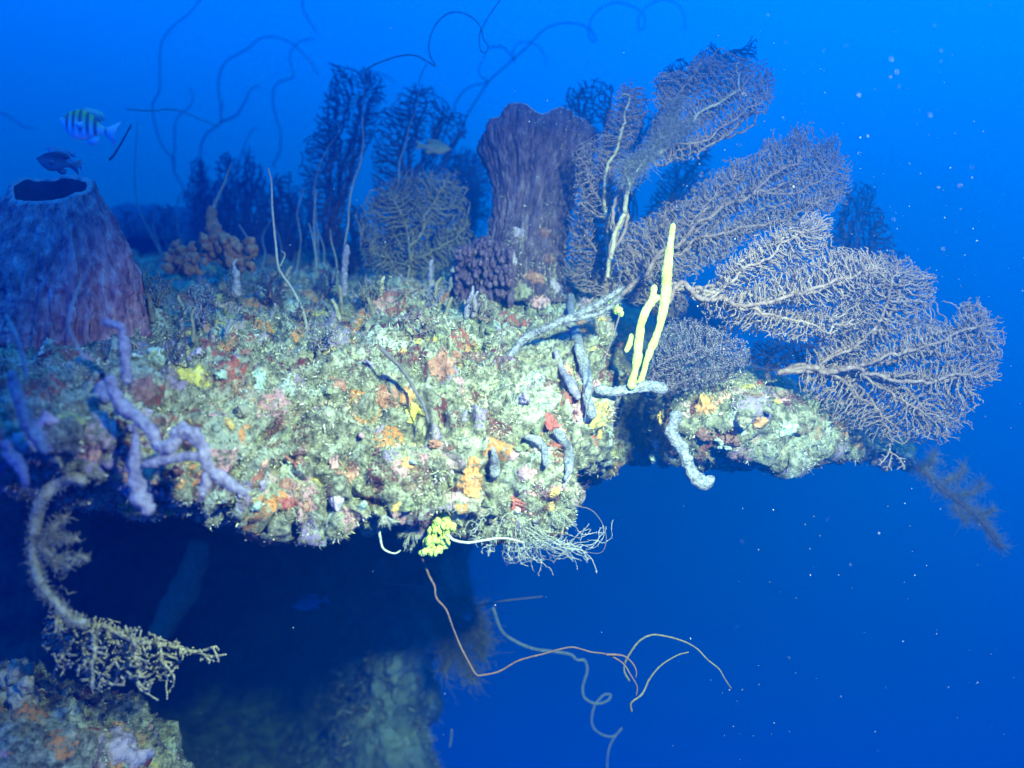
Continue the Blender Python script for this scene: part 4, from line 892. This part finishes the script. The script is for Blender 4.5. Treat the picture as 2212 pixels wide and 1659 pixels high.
BQ, BFq = thg_mesh[0]
vq = -BQ[:, 2] / BQ[:, 1] / PX + 829.5
low = np.array([vq[f].mean() for f in BFq]) + 60 * fbm(BQ[BFq[:, 0]] / .12, 2, 4) > 470
turf('algae_turf', BQ, BFq[low], 18000, 15, 'mixed turf growing up the foot of the central barrel sponge', .004, .014)
turf('algae_turf', BQ, BFq, 3000, 16, 'thin scattered turf on the wall of the central barrel sponge', .003, .009)
bvhQ = BVHTree.FromPolygons(BQ.tolist(), BFq.tolist())

# ================================================================ lumps, crusts and knobs
def crust(label, u, v, rpx, col, h=.012, seed=0, name='encrusting_sponge', cat='sponge', lob=.62, asp=1.0, group=None, trees=(bvhL, bvhB, bvhK, bvhW)):
    r = hit(u, v, trees)
    if r is None: return None
    c = np.array(r[0]); n = np.array(r[1]);
    if n @ c > 0: n = -n
    n = n * .6 - .4 * c / np.linalg.norm(c); n /= np.linalg.norm(n)
    a = np.cross(n, [0, 0, 1.]); a /= np.linalg.norm(a); b = np.cross(a, n) * asp
    R = rpx * PX * c[1]; nr_, ns_ = 12, 44; V = []; th = np.linspace(0, 2 * np.pi, ns_, endpoint=False)
    lobes = 1 + lob * fbm(np.column_stack([np.cos(th) * 1.3, np.sin(th) * 1.3, np.full(ns_, seed * 1.7)]), 5, seed, .7) * 1.5
    for k in range(nr_ + 1):
        rho = (k / nr_) ** .8
        for j in range(ns_):
            p = c + (a * math.cos(th[j]) + b * math.sin(th[j])) * R * rho * lobes[j]
            best = None
            for t in trees:
                hh = t.ray_cast(Vector(p + n * .05), Vector(-n), .16)
                if hh[0] is not None and (best is None or hh[3] < best[1]): best = (hh[0], hh[3])
            V.append(np.array(best[0]) if best else p)
    V = np.array(V); rho = np.repeat((np.arange(nr_ + 1) / nr_) ** .8, ns_)
    h = h if h >= .02 else min(h * .42, .0079)
    lift = h * np.sqrt(np.maximum(0, 1 - rho ** 2.5)) * (1 + .7 * fbm(V / (R * .38 + .004), 3, seed + 8)) - .004 * (rho > .97)
    V = V + n * (lift[:, None] + .002)
    i = np.arange(nr_)[:, None] * ns_; j = np.arange(ns_)[None]; k = (np.arange(ns_) + 1)[None] % ns_
    F = np.stack(np.broadcast_arrays(i + j, i + k, i + ns_ + k, i + ns_ + j), -1).reshape(-1, 4)
    return tag(obj(name, V, F[:, ::-1], M['e_' + col], loc=c, col=np.column_stack([(np.maximum(rho, .25) if h < .008 else rho * .6)] * 3)), label, cat, group)
CR = [
 ('orange crust patch left of the dark grey finger', 1020, 1027, 26, 'orange', .012), ('salmon crust patch left of the orange patch on the bright face', 760, 1025, 22, 'salmon', .010),
 ('round lavender ball sponge near the bottom lip', 725, 1080, 15, 'lavender', .030), ('red crescent crust above the white hanging bush', 1108, 1090, 22, 'red', .012),
 ('white ball nested in the red crescent crust', 1113, 1103, 9, 'white', .022), ('dark red crust near the drooping grey ropes', 1195, 922, 17, 'red', .014),
 ('pink oval sponge beside the leaning pinkish finger', 1247, 884, 17, 'pink', .022), ('rust red crust left of the yellow lump on the upper face', 828, 858, 28, 'rust', .008),
 ('orange crust just above the yellow lump on the upper face', 880, 858, 18, 'orange', .010), ('yellow lobed lump on the upper bright face', 893, 886, 17, 'yellow', .016),
 ('yellow smear of sponge on the left part of the ledge', 415, 808, 32, 'yellow', .018), ('yellow round crust on the spur under the large net fan', 1612, 838, 20, 'yellow', .014),
 ('orange crust left on the spur', 1520, 878, 24, 'orange', .010), ('orange crust right on the spur', 1642, 912, 18, 'orange', .010),
 ('golden yellow tuft beside the hanging grey rope', 1436, 905, 20, 'amber', .030), ('maroon crust low on the left bright face', 648, 975, 18, 'maroon', .010),
 ('amber crust right of the orange patch', 1200, 1066, 16, 'amber', .012), ('amber crust at the lower right corner of the face', 1185, 1095, 14, 'amber', .012),
 ('pink crust between the orange patch and the right corner', 1132, 1020, 18, 'pink', .012), ('amber spot on the bottom lip', 855, 1096, 12, 'amber', .012),
 ('maroon patch behind the square looped rope sponge', 312, 842, 34, 'maroon', .012), ('red streak crust on the lower left face', 622, 1088, 17, 'red', .008),
 ('lavender crust where the looped rope sponge ends', 566, 1048, 15, 'lavender', .014), ('pink plate at the far left of the ledge', 95, 910, 24, 'pink', .014),
 ('mint lump left of the yellow smear', 340, 772, 22, 'mint', .028), ('amber crust at the right corner of the main ledge', 1290, 938, 13, 'amber', .014),
 ('broad rust crust on the upper edge of the bright face', 958, 788, 30, 'rust', .008), ('maroon crust right of the broad rust crust', 1030, 772, 22, 'maroon', .008),
 ('pink crust low centre of the bright face', 1108, 985, 14, 'pink', .010), ('mint lump under the spur', 1566, 958, 18, 'mint', .022),
 ('white lump beside the hooked hanging rope', 1424, 958, 15, 'white', .026), ('small mint lump left of the hooked hanging rope', 1416, 985, 12, 'mint', .026),
 ('orange spot right of the orange patch on the spur', 1555, 860, 16, 'salmon', .010), ('pale lavender sheet on the rock in the bottom left corner', 265, 1618, 55, 'lavender', .030),
 ('salmon crust under the far left ropes', 200, 985, 20, 'salmon', .010), ('salmon spot left of the maroon patch low on the face', 575, 1000, 12, 'salmon', .010),
 ('red spot near the left middle of the bright face', 640, 1000, 9, 'red', .010), ('orange spots crust centre of the bright face', 880, 1000, 15, 'orange', .008),
 ('rust crust left of the rust red crust', 735, 830, 17, 'rust', .008), ('pink crust on the left bright face', 720, 1010, 13, 'pink', .008),
 ('small amber lump on the ledge top by the grey stub', 1300, 690, 12, 'amber', .018), ('pale pink lump under the grey fuzzy branch', 1165, 655, 17, 'pink', .026),
 ('rust crust below the far left maroon patch', 620, 1045, 15, 'rust', .010), ('mint crust on the upper left of the bright face', 560, 820, 22, 'mint', .014),
 ('mint crust on the spur at its right end', 1700, 925, 20, 'mint', .012), ('yellow spot crust right on the spur', 1680, 865, 9, 'yellow', .012),
 ('salmon crust near the upper right corner of the main ledge', 1225, 800, 14, 'salmon', .016), ('pink finger like lump beside the dark gap', 1288, 840, 13, 'pink', .026)]
for k, (lb, u, v, r_, c_, h_) in enumerate(CR): crust(lb, u, v, r_, c_, h_, seed=k + 1)
g_ = np.random.default_rng(71); nl = 0
while nl < 62:
    u_, v_ = g_.uniform(230, 1285), g_.uniform(700, 1110)
    if nl > 50: u_, v_ = g_.uniform(1440, 1790), g_.uniform(840, 975)
    r_ = hit(u_, v_, (bvhL, bvhB))
    if not r_ or r_[0].y > 2.45: nl += .25; continue
    crust('small muted sponge lump among many scattered over the reef face', u_, v_, g_.uniform(6, 16), ['mint', 'lavender', 'rust', 'dun', 'amber', 'pink', 'dun', 'dun', 'maroon', 'olive', 'mint', 'olive'][g_.integers(12)], g_.uniform(.014, .032),
          seed=200 + int(nl), group='small sponge lumps scattered over the reef face', trees=(bvhL, bvhB)); nl += 1
for k, (u_, v_, r__, cl) in enumerate([(1090, 560, 20, 'lavender'), (1150, 600, 16, 'rust'), (1190, 560, 12, 'maroon'), (1120, 500, 12, 'lavender'), (1175, 500, 13, 'maroon'), (1205, 620, 18, 'lavender'), (1130, 630, 18, 'dun')]):
    crust(['lavender crust low on the left of the central barrel sponge', 'rust crust at the foot of the central barrel sponge', 'maroon crust low on the right of the central barrel sponge', 'small lavender crust halfway up the central barrel sponge', 'maroon spot halfway up the central barrel sponge',
           'lavender crust at the right foot of the central barrel sponge', 'dun crust at the middle foot of the central barrel sponge'][k], u_, v_, r__, cl, .014, seed=400 + k, trees=(bvhQ, bvhL))
# lumpy clusters
def cluster(name, label, cat, blobs, m, bump=.25, seed=0, sub=14):
    V = []; F = []; n = 0
    th = np.linspace(0, 2 * np.pi, sub * 2, endpoint=False); ph = np.linspace(.02, np.pi - .02, sub)
    o = np.stack([np.outer(np.sin(ph), np.cos(th)), np.outer(np.sin(ph), np.sin(th)), np.outer(np.cos(ph), np.ones_like(th))], -1).reshape(-1, 3)
    i = np.arange(sub - 1)[:, None] * sub * 2; j = np.arange(sub * 2)[None]; k = (np.arange(sub * 2) + 1)[None] % (sub * 2)
    f = np.stack(np.broadcast_arrays(i + j, i + sub * 2 + j, i + sub * 2 + k, i + k), -1).reshape(-1, 4)
    for (u, v, d, r, st) in blobs:
        c = P(u, v, d); R = r * PX * d
        m_ = 1 + bump * fbm(o * 1.6 + c * 9, 3, seed) + bump * 1.3 * fbm((c + o * R) / .011, 2, seed + 2)
        V.append(c + o * m_[:, None] * R * np.array([1, 1, st])); F.append(f + n); n += len(o)
    V = np.concatenate(V)
    return tag(obj(name, V, np.concatenate(F), M[m], loc=V[0]), label, cat)
g_ = np.random.default_rng(12)
bl = [(370 + g_.uniform(-10, 190), 0, 0, g_.uniform(6, 12), 1) for _ in range(90)]
bl = [(u, 530 + (u - 460) * .12 + g_.uniform(-18, 45) + (18 if u < 440 else 0), 2.95 + g_.uniform(-.1, .1), r, s) for (u, _, _, r, s) in bl]
bl += [(455, 470, 2.95, 12, 2.0), (459, 492, 2.95, 14, 1.8), (468, 512, 2.93, 17, 1.3), (486, 528, 2.92, 20, 1.1), (505, 540, 2.9, 22, 1)]
cluster('lumpy_sponge', 'dull orange lumpy sponge with a raised stalk at the back left of the ledge', 'sponge', bl, 'orange_dull', .3, 3)
whip('pale whip growing from the stalk of the orange lumpy sponge', Z1((1335, 1400), (1340, 1340), (1380, 1240), (1420, 1150), (1455, 1045)), 2.95, 4.5, 'tan', taper=.4, seed=77)
bl = [(g_.uniform(985, 1105), 0, 0, g_.uniform(3, 7), g_.uniform(1.0, 2.2)) for _ in range(520)]
bl = [(u, g_.uniform(515 + abs(u - 1050) * .5, 650), 2.66 + g_.uniform(-.12, .1), r, s) for (u, _, _, r, s) in bl]
M['knob'] = mat('coral_purple_knob', [(.04, .025, .045), (.11, .065, .11), (.24, .18, .22)], 60, bump=.8, bscale=200)
cluster('knobby_coral', 'purple knobby coral heap at the foot of the central barrel sponge', 'coral', bl, 'knob', .4, 4, 9)
bl = [(948 + g_.uniform(-26, 22), 1160 + g_.uniform(-34, 34), 1.92 + g_.uniform(-.03, .03), g_.uniform(3, 9), 1.2) for _ in range(80)]
bl = [(u - (v - 1160) * .45, v, d, r, s) for (u, v, d, r, s) in bl] + [(962, 1118, 1.94, 14, 1.4)]
cluster('hanging_sponge', 'yellow lumpy sponge hanging from the lip under the ledge', 'sponge', bl, 'yellow', .45, 5)
cluster('lobe_sponge', 'small pale yellow ribbed lobe left of the bent yellow tube', 'sponge', [(1318, 652, 2.05, 9, 1.0), (1325, 660, 2.05, 10, 1.1), (1333, 670, 2.05, 9, 1.0), (1341, 678, 2.05, 6, 1.0)], 'yellow', .3, 6)
bl = [(g_.uniform(20, 70), g_.uniform(1440, 1560), 1.75 + g_.uniform(-.05, .05), g_.uniform(12, 20), 1.3) for _ in range(14)]
cluster('lumpy_sponge', 'dull olive lump on the rock at the lower left edge', 'sponge', bl, 'tan', .4, 8)

# ================================================================ fine white hydroids hanging from the lip
def hydroid(label, stems, d, seed, bl=.030, gap=.0017, wd=.0006, beadr=.0009, m='hydroid'):
    g = np.random.default_rng(seed); th = None; T = Tubes(); TB = Tubes()
    for sidx, b in enumerate(stems):
        n = max(14, int(np.linalg.norm(np.diff(np.array(b, float), axis=0), axis=1).sum() / 4))
        dd = d + g.uniform(-.06, .06)
        q = catmull(np.column_stack([np.array(b, float), np.linspace(d, dd, len(b)) * 100]), n); q[:, 2] /= 100
        X = P(q[:, 0], q[:, 1], q[:, 2])
        if th is None: th = thing('feather_hydroid', X[0], label, 'hydroid', None)
        T.add(X, np.linspace(1.7, .8, n) * wd, 5)
        Ls = np.linalg.norm(np.diff(X, axis=0), axis=1).sum(); k = int(Ls / gap)
        for j in range(k):
            s = (j + .5) / k * (n - 1); i = int(s); p = X[i] + (X[min(i + 1, n - 1)] - X[i]) * (s - i)
            t = X[min(i + 1, n - 1)] - X[max(i - 1, 0)]; t /= np.linalg.norm(t)
            sd = np.cross(t, g.normal(size=3)); sd /= np.linalg.norm(sd)
            l = bl * g.uniform(.25, .8) * (1 - .6 * j / k)
            TB.add(np.stack([p, p + (sd * .8 + t * .5) * l * .5, p + (sd * .6 + t * 1.0) * l + np.array([0, 0, -.15]) * l]), np.array([.9, .8, .5]) * wd * .8, 3, cap=False)
    T.build('stems', M[m], th); f = TB.build('branchlets', M[m], th); f['kind'] = 'stuff'
    return th
sea_fan('feather_hydroid', 'white twiggy bush fanning right from under the bright face', 'hydroid',
        [Z8((830, 190), (950, 300), (1080, 370), (1170, 370), (1275, 440)), Z8((860, 200), (980, 300), (1120, 350), (1200, 310), (1255, 262)), Z8((900, 240), (1050, 350), (1150, 380), (1220, 365), (1290, 350), (1325, 275)), Z8((860, 220), (960, 330), (1080, 390), (1130, 400), (1162, 445)), Z8((900, 200), (1000, 210), (1090, 240), (1140, 245))],
        Z8((830, 200), (900, 160), (1060, 170), (1150, 250), (1100, 300), (1160, 350), (1180, 380), (1110, 410), (1040, 400), (960, 380), (880, 330)), 1.9, .01, 0, .03, .006, 1.0, .10, 2, 'hydroid', None, .5, 81, sp=10, step=4, kill=6.5, wob=.8, layers=4, gapz=.06, sides=4)
sea_fan('feather_hydroid', 'white twiggy bush hanging lowest in the middle under the bright face', 'hydroid',
        [Z8((820, 230), (830, 330), (830, 400), (842, 455)), Z8((830, 240), (860, 340), (900, 430), (960, 460)), Z8((850, 240), (910, 340), (960, 420), (1022, 452)), Z8((850, 210), (900, 280), (930, 350), (950, 430))],
        Z8((800, 220), (880, 220), (960, 320), (990, 400), (1010, 460), (900, 460), (820, 440), (800, 340)), 1.92, 0, 0, .03, .006, 1.0, .10, 2, 'hydroid', None, .5, 82, sp=10, step=4, kill=6.5, wob=.8, trop=(.1, .4), layers=4, gapz=.06, sides=4)
sea_fan('feather_hydroid', 'white twiggy sprays spreading left below the red crescent', 'hydroid',
        [Z8((800, 200), (740, 240), (690, 300), (640, 340)), Z8((800, 200), (730, 200), (670, 240), (620, 290)), Z8((810, 220), (760, 280), (720, 340), (705, 400))],
        Z8((800, 180), (700, 170), (640, 220), (600, 300), (650, 340), (700, 400), (740, 380), (800, 280)), 1.9, 0, 0, .03, .006, 1.0, .10, 2, 'hydroid', None, .5, 83, sp=10, step=4, kill=6.5, wob=.8, trop=(-.1, .3), layers=3, gapz=.06, sides=4)
hydroid('small white tuft left of the yellow hanging sponge', [Z8((330, 280), (300, 330), (290, 380)), Z8((330, 280), (280, 300), (262, 320)), Z8((335, 285), (340, 340), (310, 390)), Z8((330, 280), (350, 310), (365, 320))], 1.93, 34, bl=.030)
hydroid('white spray sticking out at the right corner of the bright face', [Z8((1060, 170), (1100, 200), (1145, 240)), Z8((1060, 170), (1080, 230), (1120, 250)), Z8((1060, 170), (1120, 150), (1145, 160))], 1.95, 35, bl=.022)
for k, (x, y, h) in enumerate([(1290, 290, 110), (1420, 320, 80), (1250, 260, 90), (1520, 300, 70), (1720, 330, 60), (2000, 340, 60), (1620, 320, 60)]):
  hydroid(['white fringe tuft hanging from the bottom lip, first from the left', 'white fringe tuft hanging from the bottom lip, second of the left pair', 'small white fringe tuft at the left end of the bottom lip', 'white fringe tuft on the lip, fourth from the left', 'white fringe tuft on the lip near the lavender ball', 'white fringe tuft on the lip near the white elbow twig', 'white fringe tuft on the lip left of the lavender ball'][k], [Z7((x, y), (x + 12, y + h * .5), (x + 30, y + h)), Z7((x, y), (x - 15, y + h * .4), (x - 20, y + h * .8)), Z7((x, y), (x + 30, y + h * .3), (x + 60, y + h * .6))], 1.76, 60 + k, bl=.028)
# from the bottom lip left of centre', [Z7((1290, 290), (1310, 340), (1330, 400)), Z7((1400, 320), (1420, 360), (1440, 400)), Z7((1240, 260), (1250, 300), (1280, 350)), Z7((1500, 300), (1540, 340), (1560, 370)), Z7((1680, 320), (1740, 350), (1790, 380)), Z7((1990, 340), (2010, 370), (2020, 400))], 1.74, 36, bl=.02)

g_ = np.random.default_rng(44)
for k in range(34):
    u0 = g_.uniform(250, 1040); v0 = g_.uniform(600, 735) if u0 < 700 else g_.uniform(590, 690); r_ = hit(u0, v0, (bvhL,))
    if not r_: continue
    h = g_.uniform(22, 75) * 2.3 / r_[0].y; lean = g_.uniform(-22, 22)
    rope('short dim upright sponge finger among others on the top of the ledge', [[(u0, v0 + 6), (u0 + lean * .3, v0 - h * .4), (u0 + lean * .6 + g_.uniform(-5, 5), v0 - h * .75), (u0 + lean, v0 - h)]], [6, 5, 4.5, 3], ['grey', 'lav', 'tan', 'fan_olive'][k % 4],
         fixed=r_[0].y - .02, name='sponge_finger', sides=8, group='short sponge fingers on the top of the ledge', bump=.4, bsc=80)

# ================================================================ fish
def fish(label, u, v, d, length, yaw, pitch, deep, cols, bars=0, seed=0, fork=.5, name='reef_fish'):
    c = P(u, v, d); cy, sy = math.cos(yaw), math.sin(yaw); cp, sp_ = math.cos(pitch), math.sin(pitch)
    def tr(V):
        V = np.asarray(V, float) * length
        V = np.stack([V[:, 0] * cp - V[:, 2] * sp_, V[:, 1], V[:, 0] * sp_ + V[:, 2] * cp], -1)
        return np.stack([V[:, 0] * cy - V[:, 1] * sy, V[:, 0] * sy + V[:, 1] * cy, V[:, 2]], -1) + c
    s = np.linspace(0, 1, 46); top = np.interp(s, [0, .06, .2, .42, .65, .88, 1], [.01, .20, .66, 1, .82, .28, .22]); top = np.convolve(np.pad(top, 2, mode='edge'), np.ones(5) / 5, 'valid')
    hh = top * deep * .5; ww = hh * .42; x = -.5 + s * .78; th = np.linspace(0, 2 * np.pi, 24, endpoint=False)
    zc = .02 * np.sin(s * np.pi) * 0
    G = np.stack([np.broadcast_to(x[:, None], (46, 24)), ww[:, None] * np.cos(th)[None], zc[:, None] + hh[:, None] * np.sign(np.sin(th))[None] * np.abs(np.sin(th))[None] ** .9], -1)
    V = G.reshape(-1, 3); i = np.arange(45)[:, None] * 24; j = np.arange(24)[None]; k = (np.arange(24) + 1)[None] % 24
    F = np.stack(np.broadcast_arrays(i + j, i + 24 + j, i + 24 + k, i + k), -1).reshape(-1, 4)
    zr = V[:, 2] / (deep * .5 + 1e-9)
    back, belly, bar = (np.array(q) for q in cols)
    col = belly + (back - belly) * np.clip(zr * 1.2 + .35, 0, 1)[:, None]
    if bars:
        ph = (V[:, 0] + .40 + .06 * zr) / .58 * bars
        mk = np.clip((.30 - np.abs(ph - np.floor(ph) - .5)) / .14, 0, 1) * (ph > 0) * (ph < bars) * np.clip((zr + .8) * 2, 0, 1) * .85
        col = col + (bar - col) * mk[:, None]
    t = thing(name, c, label, 'fish'); obj('body', tr(V), F, M['turf'], t, col=col)
    def fin(nm, outline, th_=.008, colr=None, off=0):
        o = np.array(outline, float); n = len(o); V = np.concatenate([np.column_stack([o[:, 0], np.full(n, off - th_), o[:, 1]]), np.column_stack([o[:, 0], np.full(n, off + th_), o[:, 1]])])
        cen = o.mean(0); V = np.concatenate([V, [[cen[0], off - th_ * 1.3, cen[1]], [cen[0], off + th_ * 1.3, cen[1]]]])
        F = []
        for a in range(n):
            b = (a + 1) % n; F += [(a, b, 2 * n), (n + b, n + a, 2 * n + 1), (b, a, n + a), (b, n + a, n + b)]
        return obj(nm, tr(V), np.array(F), M['turf'], t, smooth=False, col=np.tile(colr if colr is not None else belly * .8, (len(V), 1)))
    h = deep * .5
    fin('tail_fin', [(.26, .05 * 1), (.36, h * .42), (.5, h * .86), (.40 + .06 * (1 - fork), 0), (.5, -h * .82), (.36, -h * .40), (.26, -.05)])
    fin('dorsal_fin', [(-.22, h * .84), (-.1, h * 1.16), (.05, h * 1.16), (.16, h * 1.10), (.24, h * .70), (.14, h * .45), (-.05, h * .8)], colr=(back + belly) * .4)
    fin('anal_fin', [(0, -h * .85), (.10, -h * 1.12), (.20, -h * 1.0), (.22, -h * .5), (.1, -h * .5)])
    for sd in (-1, 1):
        fin('pectoral_fin', [(-.20, -h * .05), (-.06, h * .1), (-.03, -h * .25), (-.12, -h * .35)], .004, off=sd * h * .44)
        e = np.array([[-.40, sd * h * .235, h * .20]]); V, Fb = beads(e, .016); obj('eye', tr(V), Fb, M['whip_dark'], t)
    return t
fish('yellow and white fish with dark bars swimming left above the left barrel sponge', 192, 274, 1.75, .135, .15, -.22, .56, [(.62, .60, .16), (.82, .86, .88), (.10, .11, .13)], 5, 1)
fish('dark fish hovering just above the mouth of the left barrel sponge', 126, 352, 1.9, .11, .1, -.18, .46, [(.05, .05, .09), (.30, .22, .24), (.03, .03, .04)], 0, 2)
fish('small bluish fish behind the dark fish over the left barrel sponge', 140, 338, 2.35, .12, .3, -.45, .34, [(.20, .30, .36), (.40, .46, .50), (.1, .1, .1)], 0, 3)
fish('faint green fish in front of the right leaning dark bush', 936, 318, 3.5, .17, math.pi + .1, .08, .38, [(.22, .24, .12), (.46, .44, .22), (.1, .1, .1)], 0, 4)
fish('dark fish with a blue tail in the hollow under the ledge', 672, 1302, 3.4, .17, .2, .15, .40, [(.06, .10, .16), (.10, .16, .26), (.1, .1, .1)], 0, 5)

# ================================================================ drifting specks
g_ = np.random.default_rng(3)
n = 760
d_ = np.where(g_.random(n) < .65, g_.uniform(1.7, 2.6, n), g_.uniform(1.1, 3.2, n)); u_ = np.where(g_.random(n) < .68, g_.uniform(1450, 2250, n), g_.uniform(200, 2250, n)); v_ = np.where(g_.random(n) < .6, g_.uniform(-30, 800, n), g_.uniform(-30, 1700, n))
keep = np.array([not (hit(a, b) and hit(a, b)[0].y < c + .05) for a, b, c in zip(u_, v_, d_)])
X = P(u_, v_, d_)[keep]; r_ = (.0006 + .0012 * g_.random(len(X)) ** 4) * d_[keep] / 2
Vs, Fs = beads(X, r_); sc_ = np.repeat(g_.uniform(.6, 1.8, (len(X), 3)), 6, 0); Vs = np.repeat(X, 6, 0) + (Vs - np.repeat(X, 6, 0)) * sc_
tag(obj('drifting_specks', Vs, Fs, M['snow'], loc=X[0], smooth=False), 'tiny white specks drifting in the open water', 'particles', kind='stuff')
# ================================================================ the water itself
def box(name, lo, hi, m):
    x0, y0, z0 = lo; x1, y1, z1 = hi
    V = np.array([(x, y, z) for x in (x0, x1) for y in (y0, y1) for z in (z0, z1)], float)
    F = np.array([(0, 1, 3, 2), (4, 6, 7, 5), (0, 4, 5, 1), (2, 3, 7, 6), (0, 2, 6, 4), (1, 5, 7, 3)])
    return obj(name, V, F, m, smooth=False)
hm = bpy.data.materials.new('water_haze'); hm.use_nodes = True
hn = hm.node_tree.nodes; hn.clear()
pv = hn.new('ShaderNodeVolumePrincipled'); ho = hn.new('ShaderNodeOutputMaterial')
pv.inputs['Color'].default_value = (.0, .17, .90, 1)
pv.inputs['Absorption Color'].default_value = (.06, .62, .95, 1)
pv.inputs['Density'].default_value = .16
pv.inputs['Anisotropy'].default_value = .5
hm.node_tree.links.new(pv.outputs[0], ho.inputs['Volume'])
hz = box('haze', (-14, -2.5, -7), (13, 22, 6.5), hm)
hz['kind'] = 'stuff'; hz['label'] = 'clear blue sea water fading far things'; hz['category'] = 'water'
